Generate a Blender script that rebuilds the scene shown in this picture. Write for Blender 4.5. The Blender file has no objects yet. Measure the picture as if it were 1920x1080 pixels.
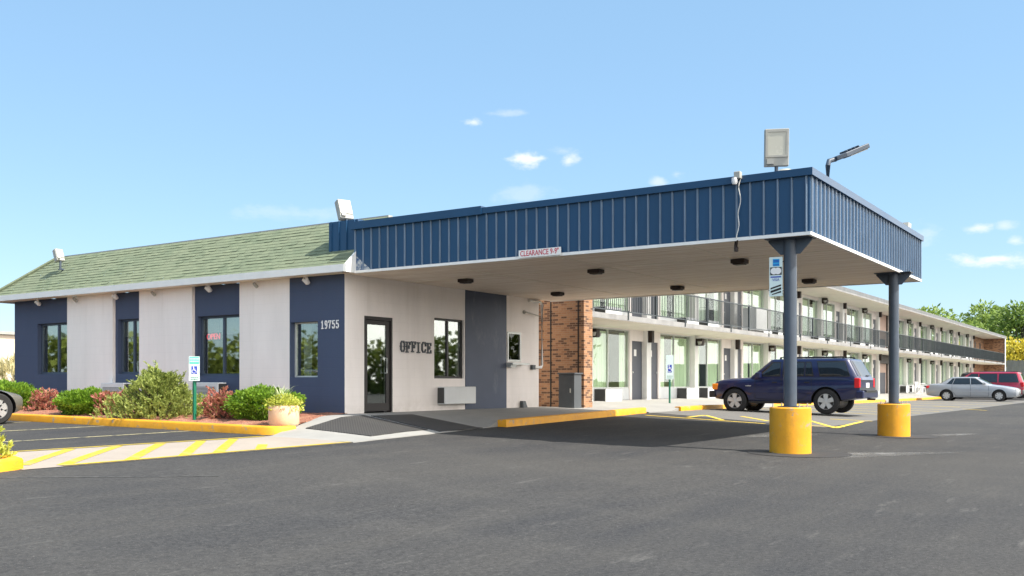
import bpy, bmesh, math, random
from mathutils import Vector, Matrix, Quaternion, noise as mnoise
R = math.radians
sc = bpy.context.scene
col = sc.collection
PI = math.pi

# ------------------------------------------------------------------ helpers
ORG = {}
class MB:
    """collects faces of one mesh, in world metres unless M is set"""
    def __init__(s, M=None):
        s.v = []; s.f = []; s.m = []; s.M = M or Matrix()
    def add(s, vs, fs, m=0):
        o = len(s.v)
        s.v += [s.M @ Vector(p) for p in vs]
        for f in fs:
            s.f.append([i + o for i in f]); s.m.append(m)
        return s
    def box(s, x0, x1, y0, y1, z0, z1, m=0):
        if x0 > x1: x0, x1 = x1, x0
        if y0 > y1: y0, y1 = y1, y0
        if z0 > z1: z0, z1 = z1, z0
        return s.add([(x0,y0,z0),(x1,y0,z0),(x1,y1,z0),(x0,y1,z0),(x0,y0,z1),(x1,y0,z1),(x1,y1,z1),(x0,y1,z1)],
              [(0,3,2,1),(4,5,6,7),(0,1,5,4),(1,2,6,5),(2,3,7,6),(3,0,4,7)], m)
    def poly(s, pts, m=0):
        return s.add(pts, [tuple(range(len(pts)))], m)
    def prism(s, pts, d, m=0):
        n = len(pts); d = Vector(d)
        vs = [Vector(p) for p in pts] + [Vector(p) + d for p in pts]
        fs = [tuple(range(n - 1, -1, -1)), tuple(range(n, 2 * n))]
        fs += [(i, (i + 1) % n, (i + 1) % n + n, i + n) for i in range(n)]
        return s.add(vs, fs, m)
    def tube(s, pts, r, n=8, m=0, caps=True):
        pts = [Vector(p) for p in pts]; N = len(pts)
        rs = r if isinstance(r, (list, tuple)) else [r] * N
        vs = []; fs = []
        up = Vector((0, 0, 1))
        for i, p in enumerate(pts):
            t = (pts[min(i + 1, N - 1)] - pts[max(i - 1, 0)]).normalized()
            a = t.cross(up)
            if a.length < 1e-3: a = t.cross(Vector((1, 0, 0)))
            a.normalize(); b = t.cross(a)
            for k in range(n):
                th = 2 * PI * k / n
                vs.append(p + rs[i] * (math.cos(th) * a + math.sin(th) * b))
        for i in range(N - 1):
            for k in range(n):
                fs.append((i*n+k, i*n+(k+1) % n, (i+1)*n+(k+1) % n, (i+1)*n+k))
        if caps:
            fs.append(tuple(range(n - 1, -1, -1))); fs.append(tuple(range((N-1)*n, N*n)))
        return s.add(vs, fs, m)
    def lathe(s, prof, c=(0,0,0), axis='Z', n=24, m=0, caps=False):
        vs = []; fs = []; N = len(prof); c = Vector(c)
        for (r, h) in prof:
            for k in range(n):
                th = 2 * PI * k / n
                a, b = r * math.cos(th), r * math.sin(th)
                p = {'Z': (a, b, h), 'Y': (b, h, a), 'X': (h, a, b)}[axis]
                vs.append(c + Vector(p))
        for i in range(N - 1):
            for k in range(n):
                fs.append((i*n+k, i*n+(k+1) % n, (i+1)*n+(k+1) % n, (i+1)*n+k))
        if caps:
            fs.append(tuple(range(n - 1, -1, -1))); fs.append(tuple(range((N-1)*n, N*n)))
        return s.add(vs, fs, m)
    def grid(s, pts, m=0):
        """pts: rows of points"""
        h = len(pts); w = len(pts[0])
        vs = [p for r in pts for p in r]
        fs = [(i*w+j, i*w+j+1, (i+1)*w+j+1, (i+1)*w+j) for i in range(h-1) for j in range(w-1)]
        return s.add(vs, fs, m)
    def build(s, name, mats, parent=None, smooth=None, bevel=0, org=None, uvf=None, local=False, normals=True):
        me = bpy.data.meshes.new(name)
        if parent is None:
            if org is None:
                xs = [v.x for v in s.v]; ys = [v.y for v in s.v]; zs = [v.z for v in s.v]
                org = Vector(((min(xs)+max(xs))/2, (min(ys)+max(ys))/2, min(zs)))
            org = Vector(org)
        else:
            org = Vector((0,0,0)) if local else ORG.get(parent.name, Vector((0,0,0)))
        wv = s.v
        me.from_pydata([v - org for v in wv], [], s.f)
        if not isinstance(mats, (list, tuple)): mats = [mats]
        for mt in mats: me.materials.append(mt)
        for p, k in zip(me.polygons, s.m): p.material_index = k
        if normals:
            bm = bmesh.new(); bm.from_mesh(me)
            bmesh.ops.recalc_face_normals(bm, faces=bm.faces); bm.to_mesh(me); bm.free()
        if uvf:
            uv = me.uv_layers.new(name='UVMap')
            for lp in me.loops:
                uv.data[lp.index].uv = uvf(me.vertices[lp.vertex_index].co + org)
        if smooth is not None:
            for p in me.polygons: p.use_smooth = True
            me.set_sharp_from_angle(angle=R(smooth))
        o = bpy.data.objects.new(name, me); col.objects.link(o)
        if parent is None: o.location = org
        else: o.parent = parent
        ORG[o.name] = org
        if bevel:
            b = o.modifiers.new('Bevel', 'BEVEL'); b.width = bevel; b.segments = 2; b.limit_method = 'ANGLE'
        return o
def tag(o, label, cat, group=None):
    o['label'] = label; o['category'] = cat
    if group: o['group'] = group
    return o
def struct(o, kind='structure'):
    o['kind'] = kind; return o
def thing(name, label, cat, loc, group=None, rz=0):
    o = bpy.data.objects.new(name, None); col.objects.link(o)
    o.empty_display_size = .2; o.location = loc; o.rotation_euler = (0, 0, rz)
    ORG[o.name] = Vector(loc)
    return tag(o, label, cat, group)
def copy_tree(o, parent=None):
    c = o.copy(); col.objects.link(c)
    if parent: c.parent = parent
    for ch in list(o.children): copy_tree(ch, c)
    return c

# ------------------------------------------------------------------ materials
def newmat(name):
    m = bpy.data.materials.new(name); m.use_nodes = True
    nt = m.node_tree
    return m, nt, nt.nodes['Principled BSDF']
def N(nt, typ, **kw):
    n = nt.nodes.new(typ)
    for k, v in kw.items():
        if k.startswith('i_'):
            n.inputs[int(k[2:]) if k[2:].isdigit() else k[2:].replace('_', ' ')].default_value = v
        else: setattr(n, k, v)
    return n
def c4(c): return (c[0], c[1], c[2], 1)
def mixc(nt, fac, a, b, blend='MIX'):
    n = nt.nodes.new('ShaderNodeMix'); n.data_type = 'RGBA'; n.blend_type = blend
    for i, x in ((0, fac), (6, a), (7, b)):
        if isinstance(x, (int, float)): n.inputs[i].default_value = x
        elif isinstance(x, tuple): n.inputs[i].default_value = c4(x)
        else: nt.links.new(x, n.inputs[i])
    return n.outputs[2]
def ramp(nt, src, stops):
    r = nt.nodes.new('ShaderNodeValToRGB'); e = r.color_ramp.elements
    while len(e) < len(stops): e.new(.5)
    for k, (p, c) in enumerate(stops):
        e[k].position = p; e[k].color = c4(c) if isinstance(c, tuple) else (c, c, c, 1)
    nt.links.new(src, r.inputs[0]); return r.outputs[0]
def noise(nt, vec, scale, detail=4, rough=.55):
    n = N(nt, 'ShaderNodeTexNoise'); n.inputs['Scale'].default_value = scale
    n.inputs['Detail'].default_value = detail; n.inputs['Roughness'].default_value = rough
    if vec is not None: nt.links.new(vec, n.inputs['Vector'])
    return n.outputs[0]
def coords(nt, scale=(1,1,1), kind='Object', rot=(0,0,0)):
    t = N(nt, 'ShaderNodeTexCoord'); mp = N(nt, 'ShaderNodeMapping')
    mp.inputs['Scale'].default_value = scale; mp.inputs['Rotation'].default_value = rot
    nt.links.new(t.outputs[kind], mp.inputs['Vector']); return mp.outputs[0]
def bump(nt, bs, h, strength=.3, dist=.02):
    b = N(nt, 'ShaderNodeBump'); b.inputs['Strength'].default_value = strength; b.inputs['Distance'].default_value = dist
    nt.links.new(h, b.inputs['Height']); nt.links.new(b.outputs[0], bs.inputs['Normal']); return b
def pbr(name, c, rough=.6, metal=0, var=.12, vs=3, bmp=0, bs_=60, spec=.5, coat=0, streak=False, emit=0):
    m, nt, b = newmat(name)
    b.inputs['Roughness'].default_value = rough; b.inputs['Metallic'].default_value = metal
    b.inputs['Specular IOR Level'].default_value = spec; b.inputs['Coat Weight'].default_value = coat
    b.inputs['Coat Roughness'].default_value = .05
    if var:
        v = coords(nt, (1, 1, .25) if streak else (1, 1, 1))
        n = noise(nt, v, vs, 6, .62)
        f = ramp(nt, n, [(.3, 0), (.7, 1)])
        lo = tuple(x * (1 - var) for x in c); hi = tuple(min(1, x * (1 + var * .6)) for x in c)
        nt.links.new(mixc(nt, f, lo, hi), b.inputs['Base Color'])
        rr = N(nt, 'ShaderNodeMapRange'); rr.inputs[3].default_value = max(0, rough - .06); rr.inputs[4].default_value = min(1, rough + .1)
        nt.links.new(n, rr.inputs[0]); nt.links.new(rr.outputs[0], b.inputs['Roughness'])
    else: b.inputs['Base Color'].default_value = c4(c)
    if bmp: bump(nt, b, noise(nt, coords(nt), bs_, 3), bmp, .01)
    if emit:
        b.inputs['Emission Color'].default_value = c4(c); b.inputs['Emission Strength'].default_value = emit
    return m
def glassmat(name, tint, refl, rough=.01):
    m = bpy.data.materials.new(name); m.use_nodes = True; nt = m.node_tree; nt.nodes.clear()
    out = N(nt, 'ShaderNodeOutputMaterial'); tr = N(nt, 'ShaderNodeBsdfTransparent'); gl = N(nt, 'ShaderNodeBsdfGlossy')
    tr.inputs[0].default_value = c4(tint); gl.inputs['Roughness'].default_value = rough; gl.inputs[0].default_value = (.95, 1, .97, 1)
    fr = N(nt, 'ShaderNodeLayerWeight'); fr.inputs[0].default_value = .5
    pw = N(nt, 'ShaderNodeMath', operation='POWER'); pw.inputs[1].default_value = 4.5; nt.links.new(fr.outputs['Facing'], pw.inputs[0])
    ad = N(nt, 'ShaderNodeMath', operation='MULTIPLY_ADD', use_clamp=True); ad.inputs[1].default_value = .85; ad.inputs[2].default_value = refl
    nt.links.new(pw.outputs[0], ad.inputs[0])
    mx = N(nt, 'ShaderNodeMixShader'); nt.links.new(ad.outputs[0], mx.inputs[0])
    nt.links.new(tr.outputs[0], mx.inputs[1]); nt.links.new(gl.outputs[0], mx.inputs[2]); nt.links.new(mx.outputs[0], out.inputs[0])
    return m
def leafmat(name, a, b_, tr=.3, rough=.5):
    m, nt, b = newmat(name)
    g = N(nt, 'ShaderNodeNewGeometry')
    cl = noise(nt, coords(nt), 1.6, 3)
    f = N(nt, 'ShaderNodeMath', operation='ADD'); nt.links.new(g.outputs['Random Per Island'], f.inputs[0]); nt.links.new(cl, f.inputs[1])
    c = mixc(nt, ramp(nt, f.outputs[0], [(.35, 0), (1., 1)]), a, b_)
    f.inputs[1].default_value = 0
    nt.links.new(c, b.inputs['Base Color']); b.inputs['Roughness'].default_value = rough; b.inputs['Specular IOR Level'].default_value = .35
    t = N(nt, 'ShaderNodeBsdfTranslucent'); nt.links.new(c, t.inputs[0])
    mx = N(nt, 'ShaderNodeMixShader'); mx.inputs[0].default_value = tr
    nt.links.new(b.outputs[0], mx.inputs[1]); nt.links.new(t.outputs[0], mx.inputs[2])
    nt.links.new(mx.outputs[0], nt.nodes['Material Output'].inputs[0])
    return m

M = {}
M['white_wall'] = pbr('white_wall_paint', (.87,.80,.77), .8, var=.05, vs=1.2, bmp=.12, bs_=45, streak=True)
M['blue_wall'] = pbr('slate_blue_wall_paint', (.060,.082,.150), .7, var=.16, vs=1.3, bmp=.12, bs_=45, streak=True)
M['scuffed_blue'] = None
M['white_trim'] = pbr('white_trim_paint', (.82,.82,.80), .55, var=.06)
M['navy_metal'] = pbr('navy_sheet_metal', (.010,.056,.135), .36, var=.16, vs=.8, spec=.5, streak=True)
M['rib'] = pbr('faded_blue_seam', (.145,.205,.285), .4, var=.25, vs=1.5, spec=.6)
M['dark_post'] = pbr('dark_slate_paint', (.055,.075,.105), .45, var=.2, vs=4)
M['black_frame'] = pbr('dark_bronze_frame', (.018,.015,.016), .4, var=.1)
M['grey_frame'] = pbr('slate_window_frame', (.05,.07,.11), .45, var=.1)
M['alum'] = pbr('pale_aluminium', (.62,.64,.62), .4, metal=.3, var=.08)
M['glass'] = glassmat('window_glass', (.76,.80,.78), .22, .02)
M['room_glass'] = glassmat('guest_room_glass', (.93,.97,.95), .05)
M['dark_glass'] = glassmat('dark_service_glass', (.12,.12,.12), .03)
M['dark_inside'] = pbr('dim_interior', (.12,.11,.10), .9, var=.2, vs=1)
M['blind'] = pbr('pale_roller_blind', (.62,.64,.62), .8, var=.04)
M['line_yellow'] = None
M['steel_grey'] = pbr('grey_metal_cabinet', (.075,.085,.095), .5, var=.15)
M['ac_white'] = pbr('offwhite_ac_cover', (.66,.68,.69), .55, var=.06)
M['ac_dark'] = pbr('louvre_and_side_shade', (.05,.05,.05), .6, var=.1)
M['lamp_grey'] = pbr('weathered_lamp_housing', (.36,.36,.33), .5, var=.12)
M['lens'] = pbr('frosted_lens', (.46,.46,.40), .25, var=.05)
M['brown_fix'] = pbr('dark_brown_fixture', (.022,.012,.010), .45, var=.2)
M['door_grey'] = pbr('slate_grey_door', (.085,.095,.120), .5, var=.08, streak=True)
M['cream'] = pbr('cream_soffit_paint', (.88,.82,.70), .8, var=.06, vs=1.5)
M['slab_edge'] = pbr('grey_slab_edge', (.27,.27,.27), .8, var=.25, vs=2)
M['roof_grey'] = pbr('grey_roof_felt', (.16,.17,.18), .85, var=.25, vs=2)
M['rail'] = pbr('dark_green_grey_railing', (.035,.047,.055), .45, var=.12)
M['curtain'] = pbr('pale_green_curtain', (.72,.82,.58), .9, var=.08, vs=2)
M['curtain2'] = pbr('white_sheer_curtain', (.84,.88,.76), .9, var=.05, vs=2)
M['plate'] = pbr('white_number_plate', (.82,.82,.82), .5, var=0)
M['red'] = pbr('red_lettering', (.55,.015,.05), .5, var=0)
M['blue_sign'] = pbr('sign_blue', (.01,.05,.42), .4, var=0)
M['teal_sign'] = pbr('sign_teal', (.10,.55,.43), .45, var=.05)
M['pale_sign'] = pbr('sign_pale', (.66,.80,.80), .45, var=.05)
M['sign_green'] = pbr('green_sign_post', (.012,.16,.09), .45, var=.15)
M['black'] = pbr('matt_black', (.012,.012,.013), .6, var=.1)
M['neon'] = pbr('red_neon', (1,.02,.05), .5, var=0, emit=.75)
M['tan_pot'] = pbr('tan_concrete_planter', (.72,.50,.34), .85, var=.12, vs=6, bmp=.3, bs_=80)
M['bark'] = pbr('bark', (.10,.075,.055), .9, var=.3, vs=8, bmp=.5, bs_=20)
M['wood_grey'] = pbr('weathered_fence_board', (.22,.23,.22), .85, var=.25, vs=3, streak=True)
M['beige_wall'] = pbr('beige_far_wall', (.70,.58,.46), .85, var=.06)
M['plastic_white'] = pbr('white_plastic', (.80,.80,.80), .4, var=.03)
M['cable'] = pbr('pale_cable', (.62,.62,.60), .5, var=0)
M['tyre'] = pbr('tyre_rubber', (.017,.017,.018), .85, var=.15)
M['rim'] = pbr('alloy_rim', (.62,.62,.63), .3, metal=.6, var=.06)
M['rim_cover'] = pbr('silver_hubcap', (.55,.56,.58), .35, metal=.4, var=.06)
M['car_glass'] = pbr('tinted_car_glass', (.012,.016,.020), .04, var=0, spec=.9)
M['car_trim'] = pbr('black_car_trim', (.015,.015,.016), .5, var=0)
M['chrome'] = pbr('chrome', (.75,.75,.75), .12, metal=1, var=0)
M['tail'] = pbr('red_tail_lamp', (.62,.01,.02), .15, var=0, spec=.7)
M['amber'] = pbr('amber_lamp', (.85,.25,.02), .15, var=0, spec=.7)
M['headlamp'] = pbr('clear_head_lamp', (.65,.67,.68), .1, var=0, spec=.8)
def carpaint(name, c): return pbr(name, c, .35, metal=.1, var=.04, vs=2, coat=.8)
M['navy_car'] = carpaint('navy_car_paint', (.0025,.0075,.058))
M['silver_car'] = carpaint('silver_car_paint', (.30,.325,.365))
M['red_car'] = carpaint('crimson_car_paint', (.36,.008,.045))
M['champagne_car'] = carpaint('grey_beige_car_paint', (.125,.120,.105))
M['black_car'] = carpaint('charcoal_car_paint', (.02,.022,.028))
M['mat_black'] = None
# foliage
M['box_leaf'] = leafmat('boxwood_leaf', (.045,.110,.010), (.20,.34,.030))
M['spruce_leaf'] = leafmat('olive_conifer_leaf', (.090,.140,.025), (.36,.42,.11))
M['barberry_leaf'] = leafmat('barberry_leaf', (.20,.23,.06), (.55,.21,.17))
M['lime_leaf'] = leafmat('lime_leaf', (.25,.33,.04), (.55,.58,.10))
M['flax_leaf'] = leafmat('striped_grass_leaf', (.30,.40,.16), (.60,.66,.38))
M['tree_leaf'] = leafmat('tree_leaf', (.055,.110,.020), (.21,.31,.065))
M['tree_leaf2'] = leafmat('lighter_tree_leaf', (.085,.150,.030), (.28,.38,.09))
M['yellow_leaf'] = leafmat('yellow_tree_leaf', (.34,.30,.03), (.66,.56,.07))
M['far_leaf'] = leafmat('far_tree_leaf', (.055,.085,.014), (.20,.24,.045))
M['dry_grass'] = leafmat('dry_grass_leaf', (.40,.36,.16), (.62,.55,.30))

def mk_asphalt():
    m, nt, b = newmat('worn_asphalt')
    v = coords(nt)
    big = noise(nt, v, .11, 3, .6); mid = noise(nt, v, .55, 7, .68); sm = noise(nt, v, 3.2, 6, .7)
    st = noise(nt, coords(nt, (.30, 1.7, 1), rot=(0, 0, R(-48))), .7, 9, .72)      # worn along the drive lane
    fine = noise(nt, v, 24, 6, .8); grit = noise(nt, v, 75, 4, .75)
    c = mixc(nt, ramp(nt, big, [(.38, 0), (.62, 1)]), (.020,.0225,.029), (.055,.053,.050))
    c = mixc(nt, ramp(nt, st, [(.42, 0), (.70, .75)]), c, (.068,.065,.060))
    c = mixc(nt, ramp(nt, mid, [(.50, 0), (.78, .75)]), c, (.026,.027,.031))
    c = mixc(nt, ramp(nt, sm, [(.56, 0), (.80, .5)]), c, (.078,.076,.072))
    scf = noise(nt, coords(nt, (.6, 3.4, 1), rot=(0, 0, R(-64))), 1.3, 7, .74)     # pale scuffs
    c = mixc(nt, ramp(nt, scf, [(.59, 0), (.70, .8)]), c, (.135,.132,.126))
    arc = N(nt, 'ShaderNodeTexWave', wave_type='RINGS', rings_direction='Z'); arc.inputs['Scale'].default_value = .17; arc.inputs['Distortion'].default_value = 3; arc.inputs['Detail'].default_value = 4
    mp = N(nt, 'ShaderNodeMapping'); mp.inputs['Location'].default_value = (-19, -2, 0); nt.links.new(v, mp.inputs[0]); nt.links.new(mp.outputs[0], arc.inputs['Vector'])
    c = mixc(nt, ramp(nt, arc.outputs[0], [(.90, 0), (1, .14)]), c, (.085,.083,.078))
    c = mixc(nt, .42, c, mixc(nt, ramp(nt, fine, [(.3, 0), (.7, 1)]), (.008,.008,.009), (.125,.123,.12)))
    c = mixc(nt, ramp(nt, grit, [(.60, 0), (.68, .75)]), c, (.22,.215,.205))
    c = mixc(nt, ramp(nt, noise(nt, v, 30, 4, .8), [(.63, 0), (.70, .7)]), c, (.014,.014,.015))
    nt.links.new(c, b.inputs['Base Color']); b.inputs['Roughness'].default_value = .9; b.inputs['Specular IOR Level'].default_value = .15
    bump(nt, b, fine, .45, .008)
    return m
M['asphalt'] = mk_asphalt()
def mk_concrete(name, a, b_):
    m, nt, b = newmat(name); v = coords(nt)
    c = mixc(nt, ramp(nt, noise(nt, v, .9, 6, .65), [(.3, 0), (.7, 1)]), a, b_)
    c = mixc(nt, ramp(nt, noise(nt, v, 4, 5, .7), [(.58, 0), (.8, .5)]), c, tuple(x * .62 for x in a))
    c = mixc(nt, .2, c, mixc(nt, noise(nt, v, 90, 2), tuple(x * .6 for x in a), (.7,.7,.68)))
    nt.links.new(c, b.inputs['Base Color']); b.inputs['Roughness'].default_value = .85
    bump(nt, b, noise(nt, v, 70, 3), .2, .005); return m
M['concrete'] = mk_concrete('pavement_concrete', (.21,.21,.20), (.30,.295,.28))
M['crossing'] = mk_concrete('crossing_concrete', (.255,.212,.172), (.32,.268,.22))
def mk_paint(name, c, base, lo, hi, sc_=7):
    m, nt, b = newmat(name); v = coords(nt)
    f = ramp(nt, noise(nt, v, sc_, 7, .75), [(lo, 0), (hi, 1)])
    nt.links.new(mixc(nt, f, c, base), b.inputs['Base Color']); b.inputs['Roughness'].default_value = .7
    bump(nt, b, noise(nt, v, 60, 3), .2, .004); return m
M['line_yellow'] = mk_paint('worn_yellow_line', (.70,.50,.05), (.20,.16,.06), .54, .74)
M['line_cream'] = mk_paint('faded_cream_line', (.45,.40,.22), (.055,.055,.055), .44, .62)
M['stripe_yellow'] = mk_paint('yellow_crossing_stripe', (.52,.38,.01), (.30,.245,.15), .46, .70, 4)
def mk_dust():
    m, nt, b = newmat('pale_washout')
    b.inputs['Base Color'].default_value = (.17, .17, .167, 1); b.inputs['Roughness'].default_value = .9
    g = N(nt, 'ShaderNodeTexCoord'); sub = N(nt, 'ShaderNodeVectorMath', operation='MULTIPLY_ADD'); sub.inputs[1].default_value = (2, 2, 0); sub.inputs[2].default_value = (-1, -1, 0)
    nt.links.new(g.outputs['Generated'], sub.inputs[0]); ln = N(nt, 'ShaderNodeVectorMath', operation='LENGTH'); nt.links.new(sub.outputs[0], ln.inputs[0])
    f = N(nt, 'ShaderNodeMath', operation='SUBTRACT'); f.inputs[0].default_value = 1.15; nt.links.new(ln.outputs['Value'], f.inputs[1])
    mu = N(nt, 'ShaderNodeMath', operation='MULTIPLY', use_clamp=True); nt.links.new(f.outputs[0], mu.inputs[0])
    nt.links.new(ramp(nt, noise(nt, g.outputs['Object'], 2.6, 8, .75), [(.36, 0), (.66, 1)]), mu.inputs[1]); nt.links.new(mu.outputs[0], b.inputs['Alpha'])
    return m
M['dust'] = mk_dust()
def mk_yellow():
    m, nt, b = newmat('chipped_yellow_paint'); v = coords(nt)
    c = mixc(nt, ramp(nt, noise(nt, v, 2.2, 5), [(.3, 0), (.7, 1)]), (.66,.29,.008), (.80,.385,.012))
    c = mixc(nt, ramp(nt, noise(nt, v, 5, 7, .75), [(.50, 0), (.74, .6)]), c, (.42,.21,.04))           # grime
    c = mixc(nt, ramp(nt, noise(nt, v, 4.5, 9, .82), [(.575, 0), (.60, .9)]), c, (.27,.25,.22))         # chips down to the concrete
    nt.links.new(c, b.inputs['Base Color']); b.inputs['Roughness'].default_value = .6
    bump(nt, b, noise(nt, v, 35, 4), .3, .008); return m
M['yellow'] = mk_yellow()
def mk_block(name, base, dirt, line):
    m, nt, b = newmat(name); v = coords(nt)
    sx = N(nt, 'ShaderNodeSeparateXYZ'); nt.links.new(v, sx.inputs[0])
    ad = N(nt, 'ShaderNodeMath', operation='ADD'); nt.links.new(sx.outputs[0], ad.inputs[0]); nt.links.new(sx.outputs[1], ad.inputs[1])
    cx_ = N(nt, 'ShaderNodeCombineXYZ'); nt.links.new(ad.outputs[0], cx_.inputs[0]); nt.links.new(sx.outputs[2], cx_.inputs[1])
    k = N(nt, 'ShaderNodeTexBrick'); nt.links.new(cx_.outputs[0], k.inputs['Vector']); k.inputs['Scale'].default_value = 1
    k.inputs['Brick Width'].default_value = .40; k.inputs['Row Height'].default_value = .20; k.inputs['Mortar Size'].default_value = .007; k.inputs['Mortar Smooth'].default_value = .6
    c = mixc(nt, ramp(nt, noise(nt, coords(nt, (1, 1, .22)), 1.6, 7, .65), [(.38, 0), (.72, 1)]), base, tuple(x * .90 for x in base))
    rn = noise(nt, coords(nt, (2.6, 2.6, .10)), 1.5, 6, .7)
    c = mixc(nt, ramp(nt, rn, [(.56, 0), (.78, .26)]), c, dirt)                                         # rain streaks
    sp = N(nt, 'ShaderNodeMapRange'); sp.inputs[1].default_value = .32; sp.inputs[2].default_value = .85; sp.inputs[3].default_value = .55; sp.inputs[4].default_value = 0
    tcw = N(nt, 'ShaderNodeNewGeometry'); sz = N(nt, 'ShaderNodeSeparateXYZ'); nt.links.new(tcw.outputs['Position'], sz.inputs[0]); nt.links.new(sz.outputs[2], sp.inputs[0])
    mu = N(nt, 'ShaderNodeMath', operation='MULTIPLY'); nt.links.new(sp.outputs[0], mu.inputs[0]); nt.links.new(ramp(nt, noise(nt, v, 5, 7, .7), [(.35, 0), (.65, 1)]), mu.inputs[1])
    c = mixc(nt, mu.outputs[0], c, dirt)                                                                # splash dirt at the foot
    f = N(nt, 'ShaderNodeMath', operation='MULTIPLY'); f.inputs[1].default_value = line; nt.links.new(k.outputs['Fac'], f.inputs[0])
    c = mixc(nt, f.outputs[0], c, tuple(x * .72 for x in base))
    nt.links.new(c, b.inputs['Base Color']); b.inputs['Roughness'].default_value = .8
    h = N(nt, 'ShaderNodeMath', operation='MULTIPLY_ADD'); h.inputs[1].default_value = -1.2; nt.links.new(k.outputs['Fac'], h.inputs[0]); nt.links.new(noise(nt, v, 55, 4), h.inputs[2])
    bump(nt, b, h.outputs[0], .22, .006); return m
M['white_wall'] = mk_block('white_painted_block', (.90,.845,.815), (.56,.50,.44), .13)
M['blue_wall'] = mk_block('slate_blue_painted_block', (.056,.078,.140), (.085,.095,.125), .12)
M['patch'] = pbr('fresh_tar_patch', (.030,.030,.032), .8, var=.2, bmp=.3, bs_=80)
M['old_lot'] = mk_concrete('older_greyer_asphalt', (.062,.058,.053), (.092,.086,.078))
def mk_mulch():
    m, nt, b = newmat('red_bark_mulch'); v = coords(nt, (1, 1.6, 1))
    vo = N(nt, 'ShaderNodeTexVoronoi'); vo.inputs['Scale'].default_value = 26; nt.links.new(v, vo.inputs['Vector'])
    c = mixc(nt, vo.outputs[1], (.20,.055,.032), (.50,.22,.14))
    c = mixc(nt, ramp(nt, noise(nt, v, 2.2, 5), [(.4, 0), (.75, .6)]), c, (.50,.30,.20))
    nt.links.new(c, b.inputs['Base Color']); b.inputs['Roughness'].default_value = .95
    bump(nt, b, vo.outputs[0], .9, .04); return m
M['mulch'] = mk_mulch()
def mk_shingle():
    m, nt, b = newmat('green_asphalt_shingles')
    t = N(nt, 'ShaderNodeTexCoord')
    def br(bias, c1, c2, mo):
        k = N(nt, 'ShaderNodeTexBrick'); nt.links.new(t.outputs['UV'], k.inputs['Vector'])
        k.inputs['Scale'].default_value = 1; k.inputs['Brick Width'].default_value = .24; k.inputs['Row Height'].default_value = .1219
        k.inputs['Mortar Size'].default_value = .006; k.inputs['Mortar Smooth'].default_value = .3; k.inputs['Bias'].default_value = bias
        k.inputs['Color1'].default_value = c4(c1); k.inputs['Color2'].default_value = c4(c2); k.inputs['Mortar'].default_value = c4(mo); return k
    k = br(0, (.120,.160,.100), (.185,.225,.140), (.060,.075,.052))  # dark joint colour stands in for the shadow dashes under the tabs
    c = mixc(nt, ramp(nt, noise(nt, t.outputs['UV'], .9, 5), [(.35, 0), (.7, .55)]), k.outputs[0], (.235,.25,.165))
    c = mixc(nt, .35, c, mixc(nt, noise(nt, t.outputs['UV'], 70, 3), (.06,.085,.055), (.30,.33,.235)))
    nt.links.new(c, b.inputs['Base Color']); b.inputs['Roughness'].default_value = .9; b.inputs['Specular IOR Level'].default_value = .2
    bump(nt, b, noise(nt, t.outputs['UV'], 120, 2), .4, .005); return m
M['shingle'] = mk_shingle()
def mk_brick():
    m, nt, b = newmat('tan_and_brown_brick')
    t = N(nt, 'ShaderNodeTexCoord')
    def br(c1, c2, mo):
        k = N(nt, 'ShaderNodeTexBrick'); nt.links.new(t.outputs['UV'], k.inputs['Vector'])
        k.inputs['Scale'].default_value = 1; k.inputs['Brick Width'].default_value = .185; k.inputs['Row Height'].default_value = .060
        k.inputs['Mortar Size'].default_value = .006; k.inputs['Mortar Smooth'].default_value = .1; k.inputs['Bias'].default_value = 0
        k.inputs['Color1'].default_value = c4(c1); k.inputs['Color2'].default_value = c4(c2); k.inputs['Mortar'].default_value = c4(mo); return k
    k = br((0,0,0), (1,1,1), (.3,.3,.3))
    mix2 = mixc(nt, .16, k.outputs[0], noise(nt, t.outputs['UV'], 1.1, 3))
    c = ramp(nt, mix2, [(.0, (.34,.175,.085)), (.30, (.41,.22,.115)), (.50, (.31,.15,.072)), (.57, (.24,.11,.055)), (.60, (.060,.026,.020)), (.90, (.04,.018,.016))])
    c = mixc(nt, k.outputs['Fac'], c, (.36,.26,.18))
    c = mixc(nt, .25, c, mixc(nt, noise(nt, t.outputs['UV'], 30, 4), (.12,.05,.03), (.62,.36,.2)))
    nt.links.new(c, b.inputs['Base Color']); b.inputs['Roughness'].default_value = .88
    inv = N(nt, 'ShaderNodeMath', operation='SUBTRACT'); inv.inputs[0].default_value = 1; nt.links.new(k.outputs['Fac'], inv.inputs[1])
    bump(nt, b, inv.outputs[0], .5, .008); return m
M['brick'] = mk_brick()
def mk_soffit():
    m, nt, b = newmat('cream_plank_soffit')
    v = coords(nt, kind='Object')
    w = N(nt, 'ShaderNodeTexWave', wave_type='BANDS', bands_direction='X'); w.inputs['Scale'].default_value = 1.6; w.inputs['Distortion'].default_value = 0
    nt.links.new(v, w.inputs['Vector'])
    st = noise(nt, coords(nt, (5, .45, 1)), 1.3, 7, .72)
    c = mixc(nt, ramp(nt, st, [(.35, 0), (.7, 1)]), (.72,.60,.48), (.96,.88,.79))
    c = mixc(nt, ramp(nt, w.outputs[0], [(.0, .45), (.05, 0)]), c, (.35,.27,.2))
    c = mixc(nt, ramp(nt, noise(nt, v, .7, 4), [(.5, 0), (.8, .35)]), c, (.82,.64,.50))
    nt.links.new(c, b.inputs['Base Color']); b.inputs['Roughness'].default_value = .6
    bump(nt, b, w.outputs[0], .15, .01); return m
M['soffit'] = mk_soffit()
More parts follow.
